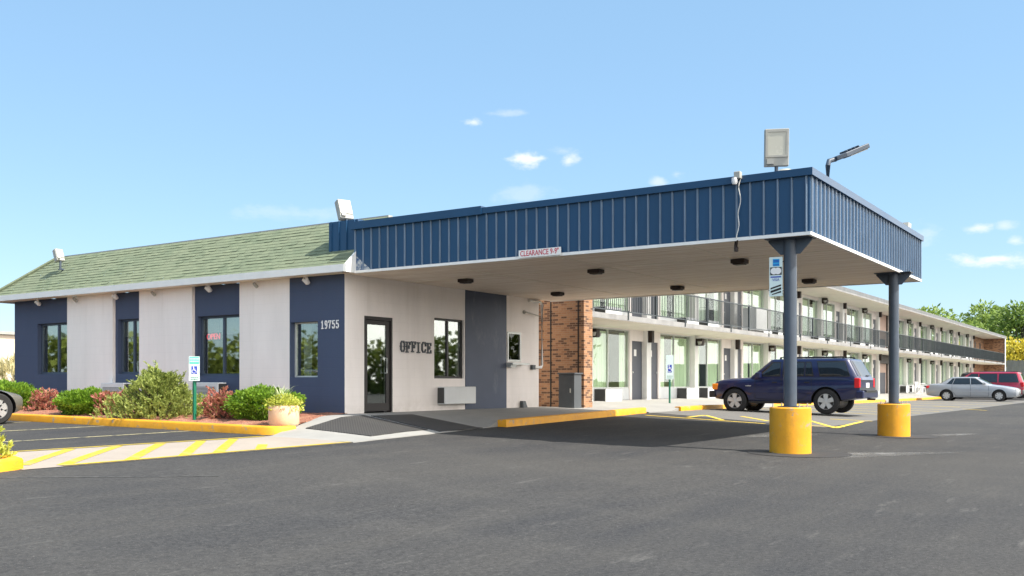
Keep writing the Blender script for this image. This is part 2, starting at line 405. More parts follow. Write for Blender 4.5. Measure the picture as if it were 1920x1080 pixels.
def mk_scuffed():
    m, nt, b = newmat('scuffed_blue_panel'); v = coords(nt, (1, 1, .45))
    f = noise(nt, v, 2.0, 8, .75)
    c = mixc(nt, ramp(nt, noise(nt, coords(nt), .8, 3), [(.3, 0), (.7, 1)]), (.045,.062,.105), (.065,.085,.14))
    c = mixc(nt, ramp(nt, f, [(.56, 0), (.78, .6)]), c, (.20,.22,.26))
    nt.links.new(c, b.inputs['Base Color']); b.inputs['Roughness'].default_value = .55; return m
M['scuffed_blue'] = mk_scuffed()
def mk_mat():
    m, nt, b = newmat('ribbed_rubber_mat')
    w = N(nt, 'ShaderNodeTexWave', wave_type='BANDS', bands_direction='X'); w.inputs['Scale'].default_value = 5
    w2 = N(nt, 'ShaderNodeTexWave', wave_type='BANDS', bands_direction='Y'); w2.inputs['Scale'].default_value = 5
    v = coords(nt); nt.links.new(v, w.inputs['Vector']); nt.links.new(v, w2.inputs['Vector'])
    mx = N(nt, 'ShaderNodeMath', operation='MULTIPLY'); nt.links.new(w.outputs[0], mx.inputs[0]); nt.links.new(w2.outputs[0], mx.inputs[1])
    c = mixc(nt, mx.outputs[0], (.016,.016,.018), (.115,.112,.106))
    nt.links.new(c, b.inputs['Base Color']); b.inputs['Roughness'].default_value = .75
    bump(nt, b, mx.outputs[0], .6, .01); return m
M['mat_black'] = mk_mat()
# ------------------------------------------------------------------ camera, sun, sky
AZ = R(33.76)
cam = bpy.data.cameras.new('camera'); co = bpy.data.objects.new('camera', cam); col.objects.link(co)
co.location = (0, 0, 1.1); co.rotation_euler = (R(90), 0, AZ - R(90))
cam.sensor_width = 36; cam.lens = 1813 / 1920 * 36; cam.shift_y = 177 / 1920; cam.clip_start = .05; cam.clip_end = 3000
sc.camera = co
SUN_AZ, SUN_EL = R(276), R(53)
ts = Vector((math.cos(SUN_EL) * math.cos(SUN_AZ), math.cos(SUN_EL) * math.sin(SUN_AZ), math.sin(SUN_EL)))
sl = bpy.data.lights.new('sun', 'SUN'); sl.energy = 3.95; sl.angle = R(.55); sl.color = (1, .93, .82)
so = bpy.data.objects.new('sun', sl); col.objects.link(so); so.location = (0, -20, 40)
so.rotation_euler = ts.to_track_quat('Z', 'Y').to_euler()
w = bpy.data.worlds.new('World'); sc.world = w; w.use_nodes = True
nt = w.node_tree; bg = nt.nodes['Background']; bg.inputs[1].default_value = .12
sky = N(nt, 'ShaderNodeTexSky', sky_type='NISHITA', sun_disc=False)
sky.sun_elevation = SUN_EL; sky.sun_rotation = PI / 2 - SUN_AZ; sky.altitude = 0
sky.air_density = 1.0; sky.dust_density = .35; sky.ozone_density = 1.6
tc = N(nt, 'ShaderNodeTexCoord')
# small fair-weather clouds, each a soft patch at its own bearing and height
def pix_dir(px, py):
    r = (px - 960) / 1813; u = (717 - py) / 1813
    return Vector((math.cos(AZ) + r * math.sin(AZ), math.sin(AZ) - r * math.cos(AZ), u)).normalized()
cl_noise = N(nt, 'ShaderNodeTexNoise'); cl_noise.inputs['Scale'].default_value = 26; cl_noise.inputs['Detail'].default_value = 6; cl_noise.inputs['Roughness'].default_value = .6
mpn = N(nt, 'ShaderNodeMapping'); mpn.inputs['Scale'].default_value = (1, 1, 2.2)
nt.links.new(tc.outputs['Generated'], mpn.inputs[0]); nt.links.new(mpn.outputs[0], cl_noise.inputs['Vector'])
tot = None
for (px, py, wx, wy, st) in [(884, 231, 30, 14, .8), (945, 213, 50, 12, .3), (992, 299, 50, 20, 1.), (1066, 302, 26, 16, .75), (1050, 282, 36, 12, .3), (1235, 340, 22, 14, .5), (1268, 326, 24, 12, .35),
                             (1865, 486, 95, 20, 1.), (1838, 428, 42, 14, .75), (1882, 424, 30, 12, .5), (1902, 452, 24, 12, .6), (1740, 440, 50, 26, .35), (985, 360, 90, 24, .25), (540, 400, 150, 22, .2)]:
    d = pix_dir(px, py)
    az = math.atan2(d.y, d.x)
    rgt = Vector((math.sin(az), -math.cos(az), 0)); upv = rgt.cross(d) * -1
    if upv.z < 0: upv = -upv
    sx, sy = wx / 1813, wy / 1813
    a1 = N(nt, 'ShaderNodeVectorMath', operation='DOT_PRODUCT'); a1.inputs[1].default_value = rgt / sx
    a2 = N(nt, 'ShaderNodeVectorMath', operation='DOT_PRODUCT'); a2.inputs[1].default_value = upv / sy
    a3 = N(nt, 'ShaderNodeVectorMath', operation='DOT_PRODUCT'); a3.inputs[1].default_value = d
    for a in (a1, a2, a3): nt.links.new(tc.outputs['Generated'], a.inputs[0])
    cx_ = N(nt, 'ShaderNodeCombineXYZ'); nt.links.new(a1.outputs['Value'], cx_.inputs[0]); nt.links.new(a2.outputs['Value'], cx_.inputs[1])
    ln = N(nt, 'ShaderNodeVectorMath', operation='LENGTH'); nt.links.new(cx_.outputs[0], ln.inputs[0])
    e = N(nt, 'ShaderNodeMath', operation='SUBTRACT'); e.inputs[0].default_value = 1; nt.links.new(ln.outputs['Value'], e.inputs[1])
    nn = N(nt, 'ShaderNodeMath', operation='MULTIPLY_ADD'); nn.inputs[1].default_value = 2.6; nn.inputs[2].default_value = -1.45
    nt.links.new(cl_noise.outputs[0], nn.inputs[0])
    s1 = N(nt, 'ShaderNodeMath', operation='ADD'); nt.links.new(e.outputs[0], s1.inputs[0]); nt.links.new(nn.outputs[0], s1.inputs[1])
    mr = N(nt, 'ShaderNodeMapRange', interpolation_type='SMOOTHSTEP'); mr.inputs[1].default_value = .0; mr.inputs[2].default_value = .85; mr.inputs[4].default_value = st
    nt.links.new(s1.outputs[0], mr.inputs[0])
    fr = N(nt, 'ShaderNodeMath', operation='GREATER_THAN'); fr.inputs[1].default_value = .3; nt.links.new(a3.outputs['Value'], fr.inputs[0])
    ml = N(nt, 'ShaderNodeMath', operation='MULTIPLY'); nt.links.new(mr.outputs[0], ml.inputs[0]); nt.links.new(fr.outputs[0], ml.inputs[1])
    if tot is None: tot = ml.outputs[0]
    else:
        mxx = N(nt, 'ShaderNodeMath', operation='MAXIMUM'); nt.links.new(tot, mxx.inputs[0]); nt.links.new(ml.outputs[0], mxx.inputs[1]); tot = mxx.outputs[0]
# clear light blue evened out towards the horizon, and an added bank of cumulus on the sunny side behind the camera, brightened to fill the shaded walls
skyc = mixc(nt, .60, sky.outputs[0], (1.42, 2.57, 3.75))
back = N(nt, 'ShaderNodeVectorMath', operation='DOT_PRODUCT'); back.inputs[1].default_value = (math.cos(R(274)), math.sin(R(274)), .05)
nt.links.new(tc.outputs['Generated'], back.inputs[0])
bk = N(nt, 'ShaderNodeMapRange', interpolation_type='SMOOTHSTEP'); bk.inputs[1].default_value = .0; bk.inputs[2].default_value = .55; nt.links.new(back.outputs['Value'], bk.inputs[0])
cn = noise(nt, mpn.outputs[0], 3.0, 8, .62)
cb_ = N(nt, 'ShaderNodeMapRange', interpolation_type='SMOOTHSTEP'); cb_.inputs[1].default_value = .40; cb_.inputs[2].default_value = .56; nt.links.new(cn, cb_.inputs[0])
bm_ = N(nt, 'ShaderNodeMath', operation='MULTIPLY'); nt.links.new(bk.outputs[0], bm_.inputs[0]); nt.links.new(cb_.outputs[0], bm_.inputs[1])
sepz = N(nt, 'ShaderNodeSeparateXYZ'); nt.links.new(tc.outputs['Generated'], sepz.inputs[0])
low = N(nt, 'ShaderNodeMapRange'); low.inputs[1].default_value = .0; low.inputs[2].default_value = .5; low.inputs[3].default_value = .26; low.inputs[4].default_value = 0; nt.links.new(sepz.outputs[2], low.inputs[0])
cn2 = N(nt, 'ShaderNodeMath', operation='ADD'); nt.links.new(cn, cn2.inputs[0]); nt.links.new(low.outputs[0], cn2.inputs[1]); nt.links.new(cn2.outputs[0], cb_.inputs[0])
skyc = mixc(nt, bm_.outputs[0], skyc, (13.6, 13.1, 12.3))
mk = nt.nodes.new('ShaderNodeMix'); mk.data_type = 'RGBA'; nt.links.new(tot, mk.inputs[0]); nt.links.new(skyc, mk.inputs[6])
mk.inputs[7].default_value = (4.5, 4.65, 4.8, 1)
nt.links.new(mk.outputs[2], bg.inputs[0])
sc.view_settings.view_transform = 'Standard'; sc.view_settings.look = 'None'; sc.view_settings.exposure = 1.03; sc.view_settings.gamma = 1
sc.cycles.use_denoising = True
sc.cycles.max_bounces = 8; sc.cycles.transparent_max_bounces = 12

# ------------------------------------------------------------------ ground
def lerp_tab(x, tab):
    if x <= tab[0][0]: return tab[0][1]
    for (a, va), (b, vb) in zip(tab, tab[1:]):
        if x <= b: return va + (vb - va) * (x - a) / (b - a)
    return tab[-1][1]
def G(x, y):
    a = lerp_tab(y, [(3.2, 0), (5, .16), (11.5, 1), (20, 1.5), (28, 1.7), (60, 1.7)])
    b = lerp_tab(x, [(-30, .10), (5, .13), (10, .155), (12, .17), (16.7, .165), (24, .25), (28, .26), (40, .17), (50, .10), (62, .05), (90, .02), (150, 0)])
    return a * b
def frange(a, b, s):
    n = max(1, round((b - a) / s)); return [a + (b - a) * i / n for i in range(n + 1)]
xs = [-900, -300, -100, -40] + frange(-15, 34, .5) + frange(35, 70, 1.0) + [75, 80, 90, 100, 120, 150, 250, 500, 1200]
ys = [-900, -300, -100, -50, -30, -20, -12, -8, -4] + frange(-2, 30, .5) + [32, 36, 40, 50, 70, 120, 300, 900]
g = MB(); g.grid([[(x, y, G(x, y)) for x in xs] for y in ys])
struct(g.build('asphalt_lot', M['asphalt'], smooth=60, org=(0, 0, 0)))

def sheet(name, mats, outline_fn, n=24, mseg=4, off=.004, zf=None, kind='structure'):
    """a thin sheet that follows the ground: outline_fn(t) -> two edge points"""
    zf = zf or G
    b = MB(); rows = []
    for i in range(n + 1):
        p, q = outline_fn(i / n); row = []
        for j in range(mseg + 1):
            s = j / mseg; x = p[0] + (q[0] - p[0]) * s; y = p[1] + (q[1] - p[1]) * s
            row.append((x, y, zf(x, y) + off))
        rows.append(row)
    b.grid(rows)
    return struct(b.build(name, mats, smooth=60), kind)
def band(name, mat, p, q, wd, off=.004, n=16, zf=None):
    p = Vector(p); q = Vector(q); d = (q - p).normalized(); nn = Vector((-d.y, d.x)) * wd / 2
    return sheet(name, mat, lambda t: ((p + (q - p) * t - nn), (p + (q - p) * t + nn)), n=n, mseg=1, off=off, zf=zf)

# --- entrance pavement with its ramp
def Yf(x): return lerp_tab(x, [(10.4, 10.48), (11.4, 10.58), (13.2, 10.9), (16.7, 11.55), (22.8, 11.85), (24.4, 11.95)])
def Yb(x):
    if x < 14.45: return lerp_tab(x, [(11.5, 12.62), (14.45, 13.74)])
    return 13.76 if x < 21.84 else 14.66
def S(x, y):
    f = Yf(x); t = max(0, min(1, (y - f) / lerp_tab(x, [(11.5, 2.0), (14.4, 2.0), (17, 1.9), (24, 2.5)])))
    gf = G(x, f)
    zf = gf + lerp_tab(x, [(11, .012), (16.3, .014), (16.9, .15), (23.9, .14), (24.4, .03)])
    zb = lerp_tab(x, [(11.4, gf + .03), (13.4, .455), (21.5, .46), (23, .42), (24.4, .40)])
    return zf + (zb - zf) * t
b = MB(); rows = []
for x in frange(11.3, 24.4, .2):
    f, k = Yf(x), Yb(x)
    r = [(x, f, G(x, f) - .1)]
    r += [(x, f + (k - f) * j / 12, S(x, f + (k - f) * j / 12)) for j in range(13)]
    r.append((x, k, S(x, k) - .3)); rows.append(r)
b.grid(rows); struct(b.build('entrance_pavement', M['concrete'], smooth=40))
# crossing strip between the island and the entrance
sheet('crossing_strip', M['crossing'], lambda t: ((5.95 + 5.4 * t, 10.55 + .03 * t), (6.1 + 5.3 * t, 12.95 - .30 * t)), n=20, mseg=6, off=.006)
def cz(x, y): return G(x, y) + .006
CROSS = [((6.2, 11.0), (7.85, 12.72)), ((6.5, 10.68), (8.6, 12.72)), ((7.4, 10.68), (9.3, 12.66)), ((8.2, 10.68), (10.0, 12.6)), ((8.75, 10.68), (10.6, 12.55)), ((9.5, 10.68), (10.1, 11.3))]
for a, c in CROSS:
    band('crossing_stripe', M['stripe_yellow'], a, c, .15, zf=cz)
band('crossing_edge_line', M['stripe_yellow'], (6.45, 10.62), (11.3, 10.65), .10, off=.008, zf=cz)
band('crossing_edge_line', M['stripe_yellow'], (7.0, 12.88), (11.3, 12.60), .10, off=.008, zf=cz)
# rubber mats on the ramp
def mat_sheet(c, label):
    a, b_, d, e = [Vector(p) for p in c]
    mb = MB(); top = []
    for i in range(13):
        t = i / 12; p = a + (b_ - a) * t; q = e + (d - e) * t
        top.append([((p + (q - p) * j / 12).x, (p + (q - p) * j / 12).y, S((p + (q - p) * j / 12).x, (p + (q - p) * j / 12).y) + .014) for j in range(13)])
    mb.grid(top)
    edge = top[0] + [r[-1] for r in top[1:]] + top[-1][::-1][1:] + [r[0] for r in top[::-1]][1:-1]
    n = len(edge)
    lo = [(x, y, z - .016) for x, y, z in edge]
    mb.add(edge + lo, [(i, (i + 1) % n, (i + 1) % n + n, i + n) for i in range(n)])
    tag(mb.build('floor_mat', M['mat_black'], smooth=40), label, 'mat', 'rubber mats on the entrance ramp')
mat_sheet([(12.2, 12.55), (12.25, 11.05), (14.15, 11.35), (14.2, 13.0)], 'grey ribbed rubber mat on the sunlit ramp beside the round planter')
mat_sheet([(14.35, 12.95), (14.25, 11.15), (15.85, 11.30), (15.75, 13.05)], 'black rubber mat on the shaded ramp in front of the office door')

# --- kerbs
def kerb(name, path, wd, ht, mat, zf=G, cap=True):
    """path: list of xy; a kerb with a rounded top edge, following the ground"""
    P = [Vector(p) for p in path]; rows = []
    for i, p in enumerate(P):
        d = (P[min(i + 1, len(P) - 1)] - P[max(i - 1, 0)]).normalized(); nn = Vector((-d.y, d.x))
        z = zf(p.x, p.y); r = []
        for u, h in ((-.5, -.12), (-.5, ht - .03), (-.42, ht - .005), (-.3, ht), (.3, ht), (.42, ht - .005), (.5, ht - .03), (.5, -.12)):
            r.append((p.x + nn.x * wd * u, p.y + nn.y * wd * u, z + h))
        rows.append(r)
    mb = MB(); mb.grid(rows)
    mb.poly(rows[0]); mb.poly(rows[-1][::-1])
    return struct(mb.build(name, mat, smooth=50))
def lin(p, q, n): return [(p[0] + (q[0] - p[0]) * i / n, p[1] + (q[1] - p[1]) * i / n) for i in range(n + 1)]
kerb('planting_bed_kerb', lin((11.72, 26.9), (11.72, 13.15), 40) + [(11.76, 12.95), (11.9, 12.82), (12.12, 12.80)], .22, .15, M['yellow'])
kerb('entrance_kerb', [(x, Yf(x) - .10) for x in frange(16.75, 24.2, .4)] , .22, .155, M['yellow'])
kerb('motel_kerb', lin((26.35, 11.75), (30.0, 11.75), 8), .20, .13, M['yellow'])
kerb('plain_motel_kerb', lin((30.02, 11.75), (34.5, 11.75), 8), .20, .13, M['concrete'])
kerb('motel_kerb', lin((34.52, 11.75), (52, 11.75), 20), .20, .13, M['yellow'])
kerb('plain_motel_kerb', lin((52.02, 11.75), (54.4, 11.75), 6), .20, .13, M['concrete'])
kerb('motel_kerb', lin((54.42, 11.75), (112, 11.75), 30), .20, .13, M['yellow'])
isl = [(0.6, 13.2), (5.6, 13.0), (5.92, 12.75), (6.02, 12.2), (6.03, 11.0), (5.95, 10.72), (5.6, 10.6), (0.4, 10.5)]
kerb('island_kerb', isl, .18, .13, M['yellow'])
ib = MB(); ib.poly([(x, y, G(x, y) + .10) for x, y in isl] + [(-2, 10.5, .2), (-2, 13.2, .2)]); struct(ib.build('island_soil', M['mulch'], normals=False))
band('old_faded_line', mk_paint('nearly_gone_line', (.13,.125,.115), (.040,.040,.040), .42, .60, 9), (5.2, 10.22), (6.93, 8.45), .045)

# --- motel pavement
def MS(x, y):
    t = (y - 11.75) / 3.4
    zf = G(x, 11.75) + lerp_tab(x, [(24.2, .02), (26.0, .02), (26.5, .125), (60, .125)])
    zb = lerp_tab(x, [(24, .42), (27, .505), (45, .50), (65, .36), (112, .33)])
    return zf + (zb - zf) * max(0, min(1, t))
b = MB(); rows = []
for x in frange(24.36, 112, .5):
    f = 11.72 if x < 26.4 else 11.84
    k = 15.2
    rows.append([(x, f, G(x, f) - .1)] + [(x, f + (k - f) * j / 8, MS(x, f + (k - f) * j / 8)) for j in range(9)])
b.grid(rows); struct(b.build('motel_pavement', M['concrete'], smooth=40))
# --- planting bed
b = MB(); rows = []
for y in frange(12.72, 26.8, .12):
    xa = 11.8 if y > 12.95 else 12.1
    xe = 14.52
    r = []
    for j in range(17):
        x = xa + (xe - xa) * j / 16
        yy = max(y, lerp_tab(x, [(11.5, 12.60), (14.45, 13.72)]))
        z = G(11.72, yy) + .13 + (.47 - .13 - G(11.72, yy) + lerp_tab(yy, [(13, 0), (26, .05)])) * (j / 16) ** .8
        z += .035 * mnoise.noise(Vector((x * 2.2, yy * 2.2, 0))) + .02 * mnoise.noise(Vector((x * 7, yy * 7, 3)))
        r.append((x, yy, z))
    rows.append(r)
b.grid(rows); struct(b.build('mulch_bed', M['mulch'], smooth=60))
def bedz(x, y):
    j = (x - 11.8) / 2.72
    return G(11.72, y) + .13 + (.47 - .13 - G(11.72, y) + lerp_tab(y, [(13, 0), (26, .05)])) * max(0, j) ** .8

# --- painted lines and stains on the lot
for y0, x0 in ((14.9, 2), (17.55, 2), (20.2, 2), (22.8, 2)):
    band('parking_line', M['line_cream'], (x0, y0), (11.55, y0), .11)
sheet('older_parking_surface', M['old_lot'], lambda t: ((22.2 + 42 * t, 6.3 - .4 * t), (24.5 + 38 * t, 11.66)), n=60, mseg=12, off=.004)
ol = lambda x, y: G(x, y) + .004
for a, c in [((23.08, 11.21), (22.31, 7.72)), ((22.42, 6.9), (22.75, 6.0)), ((23.17, 10.05), (24.58, 10.16)), ((24.58, 10.16), (22.86, 8.99)), ((25.05, 9.33), (23.46, 8.04)),
             ((24.75, 7.42), (22.15, 6.04)), ((22.15, 6.04), (25.7, 6.33)), ((26.2, 7.29), (26.2, 6.2)), ((31.2, 11.4), (31.2, 6.6)), ((33.9, 11.4), (33.9, 6.5)), ((36.6, 11.4), (36.6, 6.4)), ((39.3, 11.4), (39.3, 6.4)), ((41.34, 6.38), (40.22, 5.38)), ((44.27, 7.98), (43.79, 6.86)),
             ((44.7, 11.4), (44.7, 6.2)), ((50.1, 11.4), (50.1, 6.2)), ((55.5, 11.4), (55.5, 6.2))]:
    band('parking_line', M['line_yellow'], a, c, .12, off=.005, zf=ol)
# washed out pale aprons and dark tar rings round the two post bases
def disc(name, mat, c, r, off, sx=1., seed=0, wob=.06):
    mb = MB(); rnd = random.Random(seed); n = 40
    ph = [rnd.uniform(0, 6.28) for _ in range(3)]
    ring = []
    for k in range(n):
        th = 2 * PI * k / n; rr = r * (1 + wob * sum(math.sin((j + 2) * th + ph[j]) for j in range(3)))
        x, y = c[0] + rr * sx * math.cos(th), c[1] + rr * math.sin(th); ring.append((x, y, G(x, y) + off))
    mb.add([(c[0], c[1], G(c[0], c[1]) + off)] + ring, [(0, 1 + k, 1 + (k + 1) % n) for k in range(n)])
    return struct(mb.build(name, mat))
disc('tar_patch', M['patch'], (14.65, 4.55), .78, .006, seed=1, wob=.02)
disc('tar_patch', M['patch'], (20.45, 4.35), .72, .006, seed=2, wob=.02)
def stain(pts, off=.004):
    mb = MB(); mb.poly([(x, y, G(x, y) + off) for x, y in pts]); struct(mb.build('pale_stain', M['dust'], normals=False))
stain([(13.9, 5.0), (13.75, 4.3), (14.2, 3.75), (15.1, 3.3), (16.3, 2.6), (17.2, 2.3), (16.4, 2.9), (15.7, 3.55), (15.4, 4.0), (14.6, 3.9), (14.1, 4.4)])
stain([(19.4, 5.6), (18.2, 6.2), (16.9, 6.7), (17.6, 6.9), (19.2, 6.3), (20.0, 5.4)])
stain([(20.9, 3.7), (21.9, 3.3), (23.2, 3.0), (22.4, 3.5), (21.4, 4.1)])
# ------------------------------------------------------------------ office building
OB = thing('office_building', 'low pale office building with slate blue bays and a green shingled roof edge', 'building', (18, 20, .2))
XW, XB = 14.45, 14.53        # faces of pale piers and blue bays on the long side
def part(mb, name, mat, parent=OB, **k): return mb.build(name, mat, parent, **k)
for a, c in ((23.55, 21.59), (20.52, 18.54), (16.92, 15.34)):
    m = MB(); m.box(XW, 14.75, a, c, .1, 3.31); part(m, 'pale_pier_wall', M['white_wall'])
def bay(y1, y0, wz=None, XB=XB):
    """blue infill y1>y0 with an optional window hole (ya, yb, za, zb)"""
    b = MB()
    if wz is None: b.box(XB, 14.75, y0, y1, .1, 3.31)
    else:
        ya, yb, za, zb = wz
        if y1 > ya: b.box(XB, 14.75, ya, y1, .1, 3.31)
        if yb > y0: b.box(XB, 14.75, y0, yb, .1, 3.31)
        b.box(XB, 14.75, yb, ya, .1, za); b.box(XB, 14.75, yb, ya, zb, 3.31)
    return b
def window(pl, a0, a1, z0, z1, depth, parent, fm, gm, mull=(), axis='X', fw=.045, blind=0, name='window'):
    """pl: plane coordinate of the frame face, opening a0..a1 along the wall"""
    f = MB()
    def bx(u0, u1, zz0, zz1, d0=0, d1=.06):
        if axis == 'X': f.box(pl + d0, pl + d1, u0, u1, zz0, zz1)
        else: f.box(u0, u1, pl + d0, pl + d1, zz0, zz1)
    bx(a0, a0 + fw, z0, z1); bx(a1 - fw, a1, z0, z1)
    bx(a0 + fw, a1 - fw, z0, z0 + fw); bx(a0 + fw, a1 - fw, z1 - fw, z1)
    for q in mull: bx(q - fw * .55, q + fw * .55, z0 + fw, z1 - fw)
    wo = f.build(name, fm, parent)
    p = MB()
    e = [a0 + fw] + sorted(mull) + [a1 - fw]
    for i, (u0, u1) in enumerate(zip(e, e[1:])):
        d = pl + .03 + .012 * (i % 2)
        if axis == 'X': p.box(d, d + .006, u0 + .002, u1 - .002, z0 + fw, z1 - fw)
        else: p.box(u0 + .002, u1 - .002, d, d + .006, z0 + fw, z1 - fw)
    pn = p.build('pane', gm, parent if False else wo)
    pn.parent = wo; 
    return wo
# windows are recessed in the bays
WIN = [(26.19, 23.55, (25.06, 23.55, 1.32, 2.67), (24.25,)), (21.59, 20.52, (21.50, 20.52, 1.31, 2.66), (20.98,)), (18.54, 16.92, (18.45, 16.92, 1.25, 2.62), (17.66,)), (15.34, 13.72, (15.31, 14.51, 1.21, 2.37), ())]
for y1, y0, wz, mull in WIN:
    q = bay(y1, y0 if y0 > 14 else 13.751, wz, XB if y0 > 14 else 14.449); part(q, 'blue_bay_wall', M['blue_wall'])
for i, (y1, y0, wz, mull) in enumerate(WIN):
    ya, yb, za, zb = wz
    window(14.63 if i < 3 else 14.57, yb, ya, za, zb, .1, OB, M['grey_frame'] if i < 3 else M['alum'], M['glass'], mull, 'X', .05 if i < 3 else .03)
# blind headers behind the glass
for y1, y0, wz, mull in WIN[:3]: m = MB(); m.box(14.78, 14.79, wz[1] - .2, wz[0] + .1, wz[3] - .42, wz[3] + .05); part(m, 'roller_blind', M['blind'])
m = MB(); m.box(14.78, 14.79, 15.02, 15.25, 1.15, 2.40); part(m, 'roller_blind', M['blind'])
# entrance wall (facing the forecourt)
YE = 13.74
m = MB()
m.box(14.448, 15.02, YE, 13.75, .1, 3.33); m.box(14.76, 15.02, 13.75, 13.99, .1, 3.33); part(m, 'pale_entrance_wall', M['white_wall'])
m = MB(); m.box(15.021, 15.92, YE, 13.99, 2.491, 3.33)
m.box(15.92, 17.36, YE, 13.99, .1, 3.33); m.box(17.36, 18.50, YE, 13.99, .1, 1.19); m.box(17.36, 18.50, YE, 13.99, 2.58, 3.33); m.box(18.50, 18.545, YE, 13.99, .1, 3.33)
part(m, 'pale_entrance_wall', M['white_wall']); m = MB(); m.box(20.29, 20.36, YE, 13.99, .1, 3.33); m.box(20.36, 20.92, YE, 13.99, .1, 1.66); m.box(20.36, 20.92, YE, 13.99, 2.36, 3.33); m.box(20.92, 21.84, YE, 13.99, .1, 3.33)
part(m, 'pale_entrance_wall', M['white_wall'])
m = MB(); m.box(21.64, 21.84, 13.992, 14.85, .1, 3.33); m.box(21.842, 23.4, 14.66, 14.85, .1, 5.5); part(m, 'pale_link_wall', M['white_wall'])
m = MB(); m.box(18.545, 20.29, YE - .012, 13.99, .1, 3.33)
part(m, 'scuffed_blue_panel', M['scuffed_blue'])
window(YE + .05, 17.36, 18.50, 1.19, 2.58, .1, OB, M['black_frame'], M['glass'], (17.93,), 'Y', .05)
wk = window(YE - .02, 20.33, 20.95, 1.63, 2.39, .1, OB, M['alum'], M['dark_glass'], (), 'Y', .05, name='service_window')
m = MB(); m.box(20.26, 21.05, YE - .22, YE - .021, 1.55, 1.60); m.box(20.30, 20.55, YE - .14, YE - .021, 1.49, 1.548); part(m, 'service_shelf', M['alum'])
# entrance door
m = MB()
m.box(15.02, 15.07, YE + .005, YE + .12, .47, 2.49); m.box(15.87, 15.92, YE + .005, YE + .12, .47, 2.49); m.box(15.07, 15.87, YE + .005, YE + .12, 2.42, 2.49)
df = part(m, 'door_frame', M['black_frame'])
m = MB(); m.box(15.08, 15.15, YE + .03, YE + .08, .49, 2.41); m.box(15.75, 15.86, YE + .03, YE + .08, .49, 2.41); m.box(15.15, 15.75, YE + .03, YE + .08, .49, .66); m.box(15.15, 15.75, YE + .03, YE + .08, 2.32, 2.41)
dr = part(m, 'door', M['black_frame'])
m = MB(); m.box(15.152, 15.748, YE + .05, YE + .058, .662, 2.318); part(m, 'pane', M['glass'], dr)
m = MB(); m.tube([(15.70, YE + .03, 1.30), (15.70, YE - .03, 1.30), (15.70, YE - .03, 1.62), (15.70, YE + .03, 1.62)], .012, 8); part(m, 'door_handle', M['alum'], dr)
# remaining shell and interior
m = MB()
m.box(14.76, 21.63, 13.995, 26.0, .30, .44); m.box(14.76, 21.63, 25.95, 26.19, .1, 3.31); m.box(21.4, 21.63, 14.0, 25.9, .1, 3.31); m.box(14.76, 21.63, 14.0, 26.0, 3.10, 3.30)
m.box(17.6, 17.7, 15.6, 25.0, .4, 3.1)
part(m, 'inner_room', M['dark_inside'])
# mansard roof edge in real shingle courses
rsh = random.Random(12); sl_n = 14; SX, SZ = 1.27, 1.14
def roofpt(s): return 14.10 + SX * s, 3.43 + SZ * s
m = MB(); L = math.hypot(SX, SZ); nx, nz = -SZ / L, SX / L
for i in range(sl_n):
    s0, s1 = i / sl_n, (i + 1) / sl_n
    xa, za = roofpt(s0); xb, zb = roofpt(s1)
    ya0 = 26.62 - (xa - 14.1); yb0 = 26.62 - (xb - 14.1); yr = 13.38
    lift = .020
    yv = yr - .12 * (i % 2); tabs = []
    while yv < ya0: tabs.append((max(yr, yv), min(ya0, yv + .24))); yv += .24
    for p_, q_ in tabs:
        if q_ - p_ < .01: continue
        lift = rsh.choice((.005, .006, .008, .012, .015)); e2 = min(q_, yb0) if q_ > yb0 else q_; s2 = min(p_, yb0)
        A = (xa + nx * lift, q_, za + nz * lift); B = (xa + nx * lift, p_, za + nz * lift)
        C = (xb + nx * .001, s2, zb + nz * .001); D = (xb + nx * .001, e2, zb + nz * .001)
        m.add([A, B, C, D], [(0, 1, 2, 3)]); m.add([A, B, (xa, p_, za), (xa, q_, za)], [(0, 3, 2, 1)])
# hip end
xt, zt = roofpt(1)
for i in range(sl_n):
    s0, s1 = i / sl_n, (i + 1) / sl_n
    xa, za = roofpt(s0); xb, zb = roofpt(s1)
    ya0 = 26.62 - (xa - 14.1); yb0 = 26.62 - (xb - 14.1)
    m.add([(xa, ya0 + .014, za + .016), (21.8, ya0 + .014, za + .016), (21.8, yb0, zb), (xb, yb0, zb)], [(0, 3, 2, 1)])
part(m, 'shingle_roof', M['shingle'], uvf=lambda p: (p.y if p.x < 15.5 else p.x, math.hypot(p.x - 14.1, p.z - 3.43) * 1.0 + .01), normals=False)
m = MB(); m.tube([(14.07, 26.66, 3.45), (15.36, 25.36, 4.60)], .05, 6); part(m, 'hip_cap', M['shingle'], uvf=lambda p: (p.y, p.z))
m = MB(); m.box(15.37, 15.50, 13.38, 25.4, 4.50, 4.60); m.box(15.50, 21.8, 13.38, 25.4, 4.44, 4.52); part(m, 'roof_edge_cap', M['lamp_grey'])
m = MB(); m.box(14.04, 14.10, 13.382, 26.70, 3.30, 3.445); m.box(14.10, 21.8, 26.62, 26.70, 3.30, 3.445); part(m, 'fascia_board', M['white_trim'])
m = MB(); m.box(14.10, 14.48, 13.70, 26.6, 3.312, 3.328); part(m, 'eave_soffit', M['cream'])
m = MB(); m.prism([(14.05, 13.34, 3.29), (14.05, 13.34, 3.45), (14.345, 13.34, 3.72), (14.345, 13.34, 3.29)], (0, .04, 0)); part(m, 'gable_board', M['white_trim'])
m = MB()
m.box(18.1, 18.35, 20.4, 20.7, 4.52, 4.72); part(m, 'roof_vent', M['lamp_grey'])

